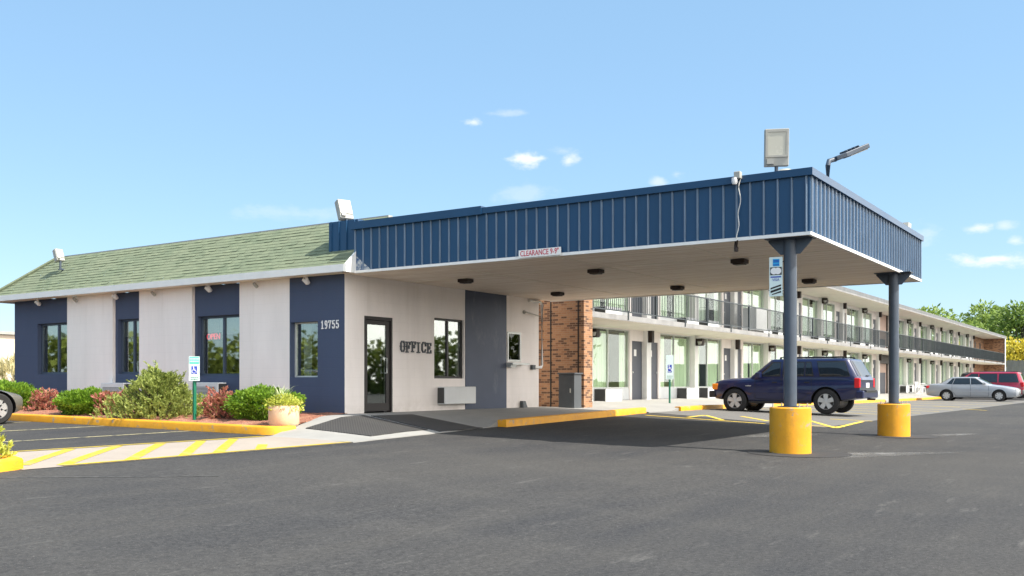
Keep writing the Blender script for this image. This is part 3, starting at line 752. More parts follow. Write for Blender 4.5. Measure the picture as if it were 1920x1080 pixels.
# lettering cut from thick strokes with slab serifs
GL = {
 'O': [((.18,0),(.52,0)), ((.52,0),(.7,.2)), ((.7,.2),(.7,.8)), ((.7,.8),(.52,1)), ((.52,1),(.18,1)), ((.18,1),(0,.8)), ((0,.8),(0,.2)), ((0,.2),(.18,0)), ((-.08,.5),(.08,.5)), ((.62,.5),(.78,.5))],
 'F': [((.15,0),(.15,1)), ((-.02,0),(.34,0)), ((-.02,1),(.7,1)), ((.7,1),(.7,.78)), ((.15,.52),(.5,.52)), ((.5,.64),(.5,.40))],
 'I': [((.3,0),(.3,1)), ((.08,0),(.52,0)), ((.08,1),(.52,1))],
 'C': [((.7,.25),(.55,0)), ((.55,0),(.2,0)), ((.2,0),(0,.22)), ((0,.22),(0,.78)), ((0,.78),(.2,1)), ((.2,1),(.55,1)), ((.55,1),(.7,.78)), ((.7,.92),(.7,.66))],
 'E': [((.15,0),(.15,1)), ((-.02,0),(.7,0)), ((-.02,1),(.7,1)), ((.7,1),(.7,.78)), ((.7,0),(.7,.24)), ((.15,.52),(.48,.52)), ((.48,.64),(.48,.40))],
 '1': [((.35,0),(.35,1)), ((.12,0),(.58,0)), ((.35,1),(.12,.82))],
 '9': [((.6,.62),(.5,.45)), ((.5,.45),(.2,.45)), ((.2,.45),(.05,.62)), ((.05,.62),(.05,.84)), ((.05,.84),(.2,1)), ((.2,1),(.45,1)), ((.45,1),(.62,.84)), ((.62,.84),(.62,.3)), ((.62,.3),(.4,0)), ((.4,0),(.12,0))],
 '7': [((0,.8),(0,1)), ((0,1),(.66,1)), ((.66,1),(.3,.45)), ((.3,.45),(.25,0))],
 '5': [((.6,1),(.08,1)), ((.08,1),(.06,.56)), ((.06,.56),(.4,.62)), ((.4,.62),(.62,.45)), ((.62,.45),(.62,.2)), ((.62,.2),(.42,0)), ((.42,0),(.12,0)), ((.12,0),(.02,.16))],
}
def letter(ch, o, u, hgt, wid, st, d, parent, mat, name='letter'):
    """o: lower left corner, u: unit vector of the reading direction, d: outward vector times thickness"""
    o = Vector(o); u = Vector(u); d = Vector(d); mb = MB(); zz = Vector((0, 0, 1))
    for k, (p, q) in enumerate(GL[ch]):
        a = Vector((p[0] * wid / .7, p[1] * hgt)); c = Vector((q[0] * wid / .7, q[1] * hgt))
        t = (c - a).normalized(); n = Vector((-t.y, t.x)) * st / 2; a = a - t * st * .42; c = c + t * st * .42
        mb.prism([o + u * v.x + zz * v.y for v in (a - n, c - n, c + n, a + n)], d * (1 + .04 * k))
    return mb.build(name, mat, parent)
t = thing('office_lettering', 'dark slab serif letters reading OFFICE on the pale wall beside the glass door', 'lettering', (16.7, YE, 1.75))
for i, ch in enumerate('OFFICE'):
    letter(ch, (16.17 + i * .183, YE - .004, 1.78 - .012 * (i % 2)), (1, 0, 0), .215, .122, .027, (0, -.03, 0), t, M['steel_grey'])
t = thing('street_number', 'white street number 19755 on the slate blue bay at the office corner', 'house number', (14.44, 14.15, 2.2))
for i, ch in enumerate('19755'):
    letter(ch, (14.445, 14.40 - i * .107, 2.215), (0, -1, 0), .15, .066, .020, (-.012, 0, 0), t, M['plate'], 'digit')
# neon sign behind the third window
def text_mesh(body, size, depth, o, ux, uz, mat, parent, name='lettering', sx=1, center=True):
    cu = bpy.data.curves.new('t', 'FONT'); cu.body = body; cu.size = size; cu.extrude = depth / 2; cu.resolution_u = 3
    cu.align_x = 'CENTER' if center else 'LEFT'; cu.align_y = 'CENTER'
    to = bpy.data.objects.new('t', cu); col.objects.link(to)
    dg = bpy.context.evaluated_depsgraph_get(); me = bpy.data.meshes.new_from_object(to.evaluated_get(dg))
    bpy.data.objects.remove(to); bpy.data.curves.remove(cu)
    ux = Vector(ux); uz = Vector(uz); un = ux.cross(uz)
    og = ORG.get(parent.name, Vector((0, 0, 0)))
    for v in me.vertices: v.co = Vector(o) - og + ux * v.co.x * sx + uz * v.co.y + un * v.co.z
    me.name = name
    me.materials.clear(); me.materials.append(mat)
    ob = bpy.data.objects.new(name, me); col.objects.link(ob); ob.parent = parent; return ob
t = thing('neon_sign', 'red neon OPEN sign hanging inside the two pane office window', 'sign', (14.74, 18.1, 2.05))
text_mesh('OPEN', .19, .012, (14.70, 18.1, 2.15), (0, -1, 0), (0, 0, 1), M['neon'], t, 'neon_tube', .95)
m = MB(); m.box(14.715, 14.72, 17.83, 18.37, 2.05, 2.25); m.tube([(14.717, 18.3, 2.25), (14.717, 18.3, 2.62)], .004, 5); m.tube([(14.717, 17.9, 2.25), (14.717, 17.9, 2.62)], .004, 5); m.build('backing', M['black'], t)

# ------------------------------------------------------------------ canopy
CA = thing('entrance_canopy', 'flat navy ribbed metal canopy over the office forecourt', 'canopy', (18.3, 9, 3.3))
X0, X1, Y0, Y1 = 14.35, 22.38, 4.29, 13.42
m = MB(); m.box(X0 + .03, X1 - .03, Y0 + .03, 13.735, 3.305, 3.36); part(m, 'soffit', M['soffit'], CA)
m = MB()
for y in (6.3, 8.75, 11.2): m.box(X0 + .05, X1 - .05, y, y + .03, 3.299, 3.3045)
m.box(16.4, 16.43, 4.4, 13.6, 3.299, 3.3045)
part(m, 'soffit_seam', M['cream'], CA)
m = MB(); m.box(X0 - .02, X0 + .028, Y0 - .02, 13.36, 3.285, 3.335); m.box(X0 + .028, X1 + .02, Y0 - .02, Y0 + .028, 3.285, 3.335); m.box(X1 - .028, X1 + .02, Y0 + .028, 13.70, 3.285, 3.335)
part(m, 'soffit_edge_trim', M['white_trim'], CA)
def ribs(mb, axis, c, a, b_, z0, z1, sgn):
    n = round((b_ - a) / .2125); st = (b_ - a) / n
    for i in range(n + 1):
        u = a + st * i
        p = [(-.015, 0), (-.009, .028), (.009, .028), (.015, 0)]
        if axis == 'X': mb.prism([(c + sgn * (h - .001), u + q, z0) for q, h in p], (0, 0, z1 - z0))
        else: mb.prism([(u + q, c + sgn * (h - .001), z0) for q, h in p], (0, 0, z1 - z0))
m = MB(); m.box(X0, X0 + .03, Y0, 13.40, 3.335, 4.20); fc = part(m, 'front_cladding', M['navy_metal'], CA)
m = MB(); ribs(m, 'X', X0, Y0 + .05, 13.36, 3.336, 4.17, -1); part(m, 'raised_seams', M['rib'], fc)
m = MB(); m.box(X0 + .03, X1 - .03, Y0, Y0 + .03, 3.335, 4.20); fc = part(m, 'side_cladding', M['navy_metal'], CA)
m = MB(); ribs(m, 'Y', Y0, X0 + .06, X1 - .05, 3.336, 4.17, -1); part(m, 'raised_seams', M['rib'], fc)
m = MB(); m.box(X1 - .03, X1, Y0, 13.70, 3.335, 4.20); ribs(m, 'X', X1, Y0 + .05, 13.65, 3.336, 4.17, 1); part(m, 'rear_cladding', M['navy_metal'], CA)
m = MB()
m.box(X0 - .055, X0 + .10, Y0 - .055, 10.22, 4.165, 4.275); m.box(X0 + .10, X1 + .055, Y0 - .055, Y0 + .10, 4.165, 4.275); m.box(X1 - .10, X1 + .055, Y0 + .10, 13.7, 4.165, 4.275)
m.box(X0 - .075, X0 + .12, 10.22, 13.43, 4.155, 4.305)
part(m, 'coping', M['navy_metal'], CA)
m = MB(); m.box(X0 + .04, X1 - .04, Y0 + .04, 13.38, 3.90, 3.95); part(m, 'roof_deck', M['roof_grey'], CA)
m = MB(); m.box(14.50, 14.95, 13.435, 14.24, 3.78, 4.40); ribs(m, 'X', 14.50, 13.52, 14.16, 3.80, 4.40, -1); part(m, 'upstand_return', M['navy_metal'], CA)
# white scuff where a sign once met the cladding
m = MB(); m.prism([(X0 - .0035, 13.35, 3.34), (X0 - .0035, 12.95, 3.34), (X0 - .0035, 13.12, 3.46), (X0 - .0035, 13.33, 3.62)], (.003, 0, 0)); part(m, 'worn_paint_patch', mk_paint('chipped_navy_paint', (.50,.52,.52), (.020,.085,.215), .45, .6, 9), CA)

# posts with yellow concrete bases
def post(cx, cy, label):
    z = G(cx, cy); t = thing('canopy_post', label, 'post', (cx, cy, z), 'posts carrying the canopy')
    rb, hb = .31, .70 if cx < 17 else .65
    m = MB(); m.lathe([(0, -.05), (rb, -.05), (rb, hb - .015), (rb - .015, hb), (0, hb)], (cx, cy, z), n=48); m.build('concrete_base', M['yellow'], t, smooth=40)
    m = MB(); m.lathe([(.098, hb), (.098, 3.300 - z)], (cx, cy, z), n=32, caps=True); m.build('pole', M['dark_post'], t, smooth=40)
    m = MB(); m.box(cx - .15, cx + .15, cy - .15, cy + .15, z + hb + .001, z + hb + .016); m.build('base_plate', M['dark_post'], t)
    for a in (-1, 1):
        for b_ in (-1, 1): m = MB(); m.lathe([(.011, 0), (.011, .06), (0, .06)], (cx + a * .2, cy + b_ * .2, z + hb), n=8); m.build('anchor_bolt', M['lamp_grey'], t)
    m = MB()
    for s in (-1, 1):
        m.prism([(cx - .02, cy + s * .09, 3.285), (cx - .02, cy + s * .335, 3.285), (cx - .02, cy + s * .335, 3.262), (cx - .02, cy + s * .15, 3.06), (cx - .02, cy + s * .09, 3.06)], (.04, 0, 0))
    m.box(cx - .17, cx + .17, cy - .345, cy + .345, 3.286, 3.299)
    m.build('gusset_bracket', M['dark_post'], t)
    return t
post(14.66, 4.68, 'dark steel post on a yellow base nearest the camera, with a payment card sign')
post(20.42, 4.42, 'dark steel post on a yellow base at the far outer canopy corner, without a sign')
# payment sign hung on the near post: faces -X
t = thing('payment_sign', 'narrow pale board of payment card emblems fixed to the near canopy post', 'sign', (14.60, 4.86, 2.47))
pa = Vector((14.55, 4.97, 0)); ux = Vector((.10, -1, 0)).normalized(); px_n = Vector((-1, -.10, 0)).normalized()
def sp(u, z, o=0): return pa + ux * u + Vector((0, 0, z)) + px_n * o
def spoly(mb, pts, o, mi=0): mb.prism([sp(u, z, o) for u, z in pts], px_n * .003, mi)
def rect(u0, u1, z0, z1): return [(u0, z0), (u1, z0), (u1, z1), (u0, z1)]
m = MB(); m.prism([sp(u, z, -.012) for u, z in rect(0, .20, 2.42, 3.02)], px_n * .012); m.build('board', M['pale_sign'], t)
cy_ = pbr('sign_cyan', (.02, .35, .72), .4, var=0)
m = MB(); spoly(m, rect(.055, .155, 2.88, 2.99), .001); m.build('blue_card_emblem', cy_, t)
m = MB()
for zz in (2.965, 2.945, 2.90): spoly(m, rect(.062, .148, zz - .006, zz + .006), .0045)
m.build('emblem_lettering', M['blue_sign'], t)
m = MB(); spoly(m, rect(.015, .19, 2.745, 2.865), .001); m.build('circle_card_panel', M['black'], t)
m = MB()
for k, uu in enumerate((.072, .132)): spoly(m, [(uu + .052 * math.cos(a), 2.805 + .052 * math.sin(a)) for a in [2 * PI * i / 20 for i in range(20)]], .0045 + .0035 * k)
m.build('overlapping_circles', M['plate'], t)
m = MB(); spoly(m, rect(.02, .18, 2.705, 2.725), .001); m.build('blue_bar', M['blue_sign'], t)
text_mesh('VISA', .058, .003, sp(.10, 2.67, .003), ux, (0, 0, 1), M['blue_sign'], t, 'card_lettering', .95)
m = MB(); spoly(m, [(.02, 2.47), (.18, 2.52), (.18, 2.555), (.02, 2.505)], .001); spoly(m, [(.02, 2.525), (.18, 2.575), (.18, 2.60), (.02, 2.55)], .001); spoly(m, [(.04, 2.44), (.18, 2.475), (.18, 2.50), (.04, 2.455)], .001); m.build('slanted_card_emblem', M['black'], t)
m = MB(); m.tube([sp(.10, 2.95, -.012), sp(.10, 2.95, -.05)], .01, 6); m.tube([sp(.17, 2.50, -.012), (14.60, 4.76, 2.50)], .01, 6); m.tube([sp(.17, 2.95, -.012), (14.60, 4.76, 2.95)], .01, 6); m.build('bracket', M['dark_post'], t)
# clearance sign
t = thing('clearance_sign', 'white board with red lettering CLEARANCE on the lower edge of the navy canopy', 'sign', (14.30, 8.98, 3.29))
m = MB(); m.box(X0 - .052, X0 - .036, 8.55, 9.415, 3.30, 3.435); m.build('board', M['white_trim'], t)
text_mesh('CLEARANCE 9-9"', .135, .004, (X0 - .055, 8.985, 3.3675), (0, -1, 0), (0, 0, 1), M['red'], t, 'sign_lettering', .78)

# soffit lamps
for (x, y), l in zip([(16.55, 12.25), (16.55, 9.1), (16.65, 6.23), (20.25, 12.2), (20.5, 9.15), (20.7, 6.2)],
                     ['front row under the canopy, above the office door', 'front row under the canopy, middle one', 'front row under the canopy, beside the near post', 'back row under the canopy, nearest the brick wall', 'back row under the canopy, middle one', 'back row under the canopy, nearest the far post']):
    t = thing('soffit_lamp', 'dark brown box lamp in the ' + l, 'lamp', (x, y, 3.299), 'lamps under the canopy')
    m = MB(); m.box(x - .12, x + .12, y - .13, y + .13, 3.225, 3.2985); m.build('lamp_housing', M['brown_fix'], t, bevel=.012)
    m = MB(); m.box(x - .09, x + .09, y - .10, y + .10, 3.205, 3.2245); m.build('lamp_lens', M['brown_fix'], t, bevel=.008)
# ------------------------------------------------------------------ lamps and small fittings on roofs and walls
def floodlight(loc, wdt, hgt, az, tilt, label, pole=.14, arm=None, kind='grey'):
    """az: heading of the lens, tilt: degrees the lens leans back (up is positive)"""
    t = thing('flood_lamp', label, 'lamp', loc, 'flood lamps on the roof edges')
    t.rotation_euler = (0, 0, R(az))
    m = MB(); m.tube([(0, 0, 0), (0, 0, pole)], .028, 10)
    m.lathe([(0, -.002), (.06, -.002), (.06, .012), (0, .012)], (0, 0, 0), n=16)
    if arm: m.tube([(0, 0, .03)] + arm, .03, 8)
    m.build('pole', M['dark_post'], t, local=True)
    H = Matrix.Translation((0, 0, pole)) @ Matrix.Rotation(R(-tilt), 4, 'Y')
    m = MB(H)
    m.box(-.09, .045, -wdt/2, wdt/2, 0, hgt); m.box(-.16, -.09, -wdt * .3, wdt * .3, .05, hgt * .75)
    h = m.build('lamp_housing', M['lamp_grey'], t, local=True, bevel=.012)
    m = MB(H)
    for (a, b_, c, d) in ((-wdt/2 + .01, wdt/2 - .01, hgt - .05, hgt - .01), (-wdt/2 + .01, wdt/2 - .01, hgt * .24, hgt * .24 + .03), (-wdt/2 + .01, -wdt/2 + .045, hgt * .24 + .03, hgt - .05), (wdt/2 - .045, wdt/2 - .01, hgt * .24 + .03, hgt - .05)):
        m.box(.046, .062, a, b_, c, d)
    m.box(.046, .09, -wdt * .42, -wdt * .12, .03, hgt * .2)
    m.build('lens_frame', M['lamp_grey'], t, local=True)
    m = MB(H); m.box(.046, .053, -wdt/2 + .046, wdt/2 - .046, hgt * .24 + .031, hgt - .051); m.build('lens', M['lens'], t, local=True)
    return t
floodlight((14.55, 4.86, 4.275), .36, .56, 205, -6, 'large pale flood lamp standing upright on the navy canopy corner', .13)
floodlight((14.62, 13.86, 4.40), .30, .44, 250, 24, 'pale flood lamp tilted back where the green roof meets the navy canopy', .05)
floodlight((14.75, 24.35, 4.10), .22, .34, 268, 24, 'pale flood lamp at the left end of the green shingled roof', .24, arm=[(-.05, .35, -.05), (-.12, .8, -.28)])
t = thing('area_light', 'dark slim LED area light on a bent arm above the canopy side', 'lamp', (15.9, 4.46, 3.95))
m = MB(); m.tube([(15.9, 4.46, 3.95), (15.9, 4.46, 4.62), (15.93, 4.45, 4.70), (16.05, 4.38, 4.74)], .04, 10); m.build('pole', M['dark_post'], t, smooth=40)
d_ = Vector((math.cos(R(-40)), math.sin(R(-40)), .42)).normalized()
H = Matrix.Translation((16.03, 4.39, 4.73)) @ d_.to_track_quat('X', 'Z').to_matrix().to_4x4()
m = MB(H); m.prism([(0, -.07, -.03), (.16, -.13, -.035), (.62, -.13, -.03), (.66, -.08, -.03), (.66, .08, -.03), (.62, .13, -.03), (.16, .13, -.035), (0, .07, -.03)], (0, 0, .075))
for q in (.2, .28, .36, .44): m.box(q, q + .02, -.1, .1, .046, .075)
m.build('lamp_housing', M['dark_post'], t, bevel=.01)
m = MB(H); m.box(.24, .60, -.10, .10, -.045, -.031); m.build('lens', M['lens'], t)
t = thing('vent_pipe', 'small grey capped vent behind the canopy edge near the flood lamp', 'vent', (16.0, 5.2, 3.95))
m = MB(); m.lathe([(.07, 0), (.07, .62)], (16.0, 5.2, 3.95), n=16); m.build('pipe', M['lamp_grey'], t, smooth=40)
m = MB(); m.lathe([(.09, 0), (.13, .02), (.13, .06), (.10, .09), (0, .11)], (16.0, 5.2, 4.57), n=16); m.build('cap', M['lamp_grey'], t, smooth=40)
t = thing('junction_box', 'small grey box on the outer end of the canopy side', 'box', (21.7, 4.46, 4.276))
m = MB(); m.box(21.5, 21.9, 4.36, 4.62, 4.276, 4.36); m.build('box_body', M['dark_post'], t, bevel=.01)
m = MB(); m.prism([(21.55, 4.38, 4.361), (21.85, 4.38, 4.361), (21.85, 4.6, 4.361), (21.55, 4.6, 4.361)], (.05, 0, .12)); m.build('lid', M['lamp_grey'], t)
# sensor lamp with a loose cable on the front of the canopy
t = thing('hanging_cable_lamp', 'small sensor on the canopy edge with a loose pale cable hanging to the soffit', 'sensor', (14.28, 5.36, 3.1))
m = MB(); m.box(14.20, 14.30, 5.31, 5.41, 4.22, 4.33); m.build('sensor_box', M['lamp_grey'], t, bevel=.01)
m = MB(); m.lathe([(0, 0), (.045, 0), (.05, -.06), (.03, -.10), (0, -.10)], (14.22, 5.40, 4.235), n=14); m.build('sensor_eye', M['plastic_white'], t, smooth=50)
rnd = random.Random(4); pts = []
for i in range(19):
    q = i / 18; pts.append((14.285 - .02 * math.sin(q * 9), 5.33 + .05 * q + .018 * math.sin(q * 14), 4.22 - .92 * q))
m = MB(); m.tube(pts, .008, 6); m.build('cable', M['cable'], t)
m = MB(); m.tube([(14.285, 5.38, 3.28), (14.36, 5.42, 3.21), (14.42, 5.47, 3.20), (14.44, 5.47, 3.297)], .014, 6); m.lathe([(0, 0), (.03, .005), (.035, .06), (.015, .09), (0, .09)], (14.37, 5.43, 3.12), n=10); m.build('hanging_bracket', M['brown_fix'], t)
# eave lamps along the office front
for i, (px_y, big) in enumerate([(24.75, 1), (23.05, 0), (21.35, 1), (19.85, 0), (17.85, 1), (16.3, 0), (14.75, 1)]):
    where = ['over the first blue bay at the far left', 'over the first pale pier from the left', 'over the narrow blue bay', 'over the second pale pier from the left', 'over the blue bay with the neon sign', 'over the pale pier beside the numbered bay', 'over the blue bay with the street number'][i]
    t = thing('eave_lamp', 'white ' + ('twin spot lamp' if big else 'small sensor lamp') + ' under the eave ' + where, 'lamp', (14.38, px_y, 3.2), 'lamps under the office eave')
    m = MB(); m.lathe([(0, 0), (.05, 0), (.05, -.03), (0, -.03)], (14.34, px_y, 3.312), n=14); m.tube([(14.34, px_y, 3.29), (14.34, px_y, 3.24)], .012, 6); m.build('mount', M['plastic_white'], t)
    for s in ((-1, 1) if big else (0,)):
        H = Matrix.Translation((14.33, px_y + s * .05, 3.235)) @ Matrix.Rotation(R(130), 4, 'Y') @ Matrix.Rotation(R(s * 30), 4, 'X')
        m = MB(H); m.lathe([(0, -.03), (.03, -.025), (.04, .02), (.055 if big else .035, .10), (.05 if big else .03, .10), (0, .085)], n=14); m.build('lamp_head', M['plastic_white'] if big else M['lamp_grey'], t, smooth=50)
# air conditioners
def ac_unit(name, x0, x1, y0, y1, z0, z1, face, label, group, side=True):
    t = thing(name, label, 'air conditioner', ((x0 + x1)/2, (y0 + y1)/2, z0), group)
    m = MB(); m.box(x0, x1, y0, y1, z0, z1); m.build('cover', M['ac_white'], t, bevel=.015)
    m = MB()
    if face == 'X':
        for k in range(7): m.box(x0 - .004, x0 - .001, y0 + .08, y1 - .08, z0 + .05 + k * .03, z0 + .062 + k * .03)
        m.box(x0 + .02, x1 - .01, y0 - .004, y0 - .001, z0 + .02, z1 - .03); m.box(x0 + .02, x1 - .01, y1 + .001, y1 + .004, z0 + .02, z1 - .03)
    else:
        m.box(x0 - .004, x0 - .001, y0 + .03, y1 - .01, z0 + .02, z1 - .02)  # dark sheet that paints shade onto the side of the unit
    m.build('side_shade' if face == 'Y' else 'grille', M['ac_dark'], t)
    return t
ac_unit('air_conditioner', 14.20, 14.448, 20.78, 21.70, .74, 1.09, 'X', 'pale air conditioner on the long wall below the narrow blue bay window', 'air conditioners on the office')
ac_unit('air_conditioner', 14.20, 14.448, 17.34, 18.20, .76, 1.10, 'X', 'pale air conditioner on the long wall below the neon sign window', 'air conditioners on the office')
ac_unit('air_conditioner', 17.46, 18.66, 13.50, 13.725, .60, 1.0, 'Y', 'pale air conditioner on the entrance wall below the forecourt window', 'air conditioners on the office')
# conduit, meter, bar and cabinet by the brick pier
t = thing('conduit', 'white pipe with elbows running down the wall beside the brick pier', 'pipe', (21.80, 13.69, 1.5))
m = MB(); m.tube([(21.3, 13.69, 3.24), (21.84, 13.69, 3.24), (21.92, 13.69, 3.17), (21.92, 13.69, 1.56), (21.88, 13.69, 1.50), (21.55, 13.69, 1.50)], .035, 10); m.build('pipe_run', M['white_trim'], t, smooth=50)
m = MB(); m.box(21.42, 21.56, 13.66, 13.738, 1.44, 1.56); m.build('outlet_box', M['steel_grey'], t)
t = thing('wall_bar', 'short grey rod fixed to the pale wall above the service window', 'bar', (21.4, 13.7, 2.9))
m = MB(); m.tube([(21.10, 13.72, 2.93), (21.10, 13.66, 2.93), (21.72, 13.66, 2.86)], .015, 6); m.lathe([(0, -.03), (.05, -.03), (.05, .0), (0, .0)], (21.10, 13.738, 2.93), axis='Y', n=12); m.build('rod', M['lamp_grey'], t)
t = thing('utility_cabinet', 'tall grey metal cabinet standing against the brick pier', 'cabinet', (22.75, 13.3, .37))
m = MB(); m.box(22.55, 22.95, 13.06, 13.55, .36, 1.32); m.build('cabinet_body', M['steel_grey'], t, bevel=.012)
m = MB(); m.box(22.542, 22.549, 13.10, 13.51, .42, 1.27); m.build('cabinet_door', M['steel_grey'], t)
m = MB(); m.box(22.52, 22.985, 13.03, 13.58, 1.321, 1.36); m.build('cabinet_lid', M['steel_grey'], t, bevel=.008)
m = MB(); m.box(22.525, 22.541, 13.16, 13.19, .82, .94); m.build('latch', M['lamp_grey'], t)
t = thing('spigot_box', 'small dark box at the foot of the pale wall by the brick pier', 'box', (20.9, 13.66, .45))
m = MB(); m.prism([(20.88, 13.60, .45), (21.08, 13.60, .45), (21.04, 13.64, .62), (20.92, 13.64, .62)], (0, .095, 0)); m.build('spigot_housing', M['steel_grey'], t)

# ------------------------------------------------------------------ accessible parking signs and planter
def isa(mb, f, s, mi=0):
    """wheelchair symbol from discs and bars; f(u, v) gives a point, s its size"""
    def bar(p, q, wd):
        p = Vector(p); q = Vector(q); d = (q - p).normalized(); n = Vector((-d.y, d.x)) * wd / 2
        mb.prism([f(*(v * s)) for v in (p - n, q - n, q + n, p + n)], f.n * .002, mi)
    mb.prism([f(s * (-.08 + .08 * math.cos(a)), s * (.40 + .08 * math.sin(a))) for a in [2 * PI * i / 12 for i in range(12)]], f.n * .002, mi)
    bar((-.08, .30), (-.04, -.02), .09); bar((-.06, .14), (.16, .14), .07); bar((-.05, -.02), (.18, -.02), .08); bar((.17, 0), (.27, -.30), .08); bar((.25, -.29), (.36, -.25), .07)
    arc = [(-.03 + .26 * math.cos(a), -.16 + .26 * math.sin(a)) for a in [R(120 + 24 * i) for i in range(9)]]
    for p, q in zip(arc, arc[1:]): bar(p, q, .065)
def parking_sign(loc, top, wd, hd, az, label, head='teal_sign'):
    t = thing('parking_sign', label, 'sign', loc, 'accessible parking signs')
    x, y, z = loc
    n = Vector((math.cos(R(az)), math.sin(R(az)), 0)); u = Vector((-n.y, n.x, 0)) 
    def mkf(off):
        def f(a, b_): return Vector((x, y, 0)) + n * off + u * a + Vector((0, 0, b_))
        f.n = n; return f
    m = MB(); m.prism([(x - .03, y - .02, z - .1), (x + .03, y - .02, z - .1), (x + .03, y + .02, z - .1), (x - .03, y + .02, z - .1)], (0, 0, top - z + .05)); m.build('sign_post', M['sign_green'], t)
    g0 = mkf(.04); z1, z0 = top, top - hd
    def rc(f, a, b_, c, d, th): return f, [f(a, c), f(b_, c), f(b_, d), f(a, d)], th
    m = MB(); m.prism([g0(-wd/2, z0), g0(wd/2, z0), g0(wd/2, z1), g0(-wd/2, z1)], n * .008); m.build('sign_board', M['pale_sign'], t)
    f = mkf(.0485)
    m = MB(); zz = z1 - hd * .31; m.prism([f(-wd/2 + .01, zz), f(wd/2 - .01, zz), f(wd/2 - .01, z1 - .01), f(-wd/2 + .01, z1 - .01)], n * .002); m.build('header_band', M[head], t)
    m = MB(); zc = z1 - hd * .56; hh = hd * .16; m.prism([f(-wd * .27, zc - hh), f(wd * .27, zc - hh), f(wd * .27, zc + hh), f(-wd * .27, zc + hh)], n * .002); m.build('blue_panel', M['blue_sign'], t)
    f2 = mkf(.0508); f2s = lambda a, b_: f2(a, b_ + zc); f2s.n = n
    m = MB(); isa(m, f2s, hh * 1.9); m.build('wheelchair_symbol', M['plate'], t)
    # rows of tiny illegible lettering, as short strokes
    rnd = random.Random(3); m = MB()
    for zr, mi in ((z1 - hd * .10, 0), (z1 - hd * .20, 0)):
        a = -wd * .40
        while a < wd * .38:
            q = rnd.uniform(.008, .018); m.prism([f2(a, zr - .013), f2(a + q, zr - .013), f2(a + q, zr + .013), f2(a, zr + .013)], n * .001); a += q + .007
    m.build('header_lettering', M['pale_sign'], t)
    m = MB()
    for zr in (z0 + hd * .13, z0 + hd * .055):
        a = -wd * .34
        while a < wd * .32:
            q = rnd.uniform(.010, .02); m.prism([f(a, zr - .012), f(a + q, zr - .012), f(a + q, zr + .012), f(a, zr + .012)], n * .001); a += q + .008
    m.build('lower_lettering', M['sign_green'], t)
    return t
parking_sign((12.35, 15.77, bedz(12.35, 15.77)), 1.61, .20, .48, 225, 'pale accessible parking sign on a green post in the planting bed')
parking_sign((28.75, 13.1, MS(28.75, 13.1)), 1.98, .24, .78, 205, 'pale accessible parking sign on a slim post in front of the guest rooms', 'pale_sign')

# ------------------------------------------------------------------ foliage
def leafquad(mb, p, d, n, ln, wd, m=0):
    """leaf of length ln along d, surface normal about n"""
    d = d.normalized(); s = d.cross(n)
    if s.length < 1e-4: s = d.cross(Vector((.3, .5, .8)))
    s = s.normalized() * wd / 2
    mid = p + d * ln * .45
    o = len(mb.v)
    mb.v += [p, mid + s, p + d * ln, mid - s]; mb.f.append([o, o+1, o+2, o+3]); mb.m.append(m)
def rv(rnd): 
    while 1:
        v = Vector((rnd.uniform(-1, 1), rnd.uniform(-1, 1), rnd.uniform(-1, 1)))
        if .05 < v.length <= 1: return v
def round_bush(name, loc, rx, ry, h, mat, n, leaf, seed, label, cat='shrub', group=None, flat=.0):
    rnd = random.Random(seed); t = thing(name, label, cat, loc, group)
    c = Vector(loc); mb = MB(); off = Vector((seed * 3.1, 7.7, seed))
    for i in range(n):
        v = rv(rnd).normalized()
        wob = 1 + .30 * mnoise.noise(v * 2.1 + off) + .14 * mnoise.noise(v * 5.5 + off)
        r = wob * (rnd.uniform(.80, 1.0) if rnd.random() < .8 else rnd.uniform(.45, .8))
        p = c + Vector((v.x * rx * r, v.y * ry * r, h * (.47 + .53 * v.z * r)))
        if p.z < c.z - .02: continue
        d = (v + rv(rnd) * .9 + Vector((0, 0, .5))); leafquad(mb, p, d, v + rv(rnd) * .7, leaf * rnd.uniform(.7, 1.35), leaf * rnd.uniform(.45, .7))
    mb.build('foliage', mat, t, normals=False)
    m = MB()
    for k in range(6):
        a = k * 1.05 + seed; m.tube([c + Vector((.05 * math.cos(a), .05 * math.sin(a), -.08)), c + Vector((rx * .35 * math.cos(a), ry * .35 * math.sin(a), h * .3)), c + Vector((rx * .6 * math.cos(a), ry * .6 * math.sin(a), h * .62))], [.022, .016, .008], 5)
    m.build('stem', M['bark'], t)
    return t
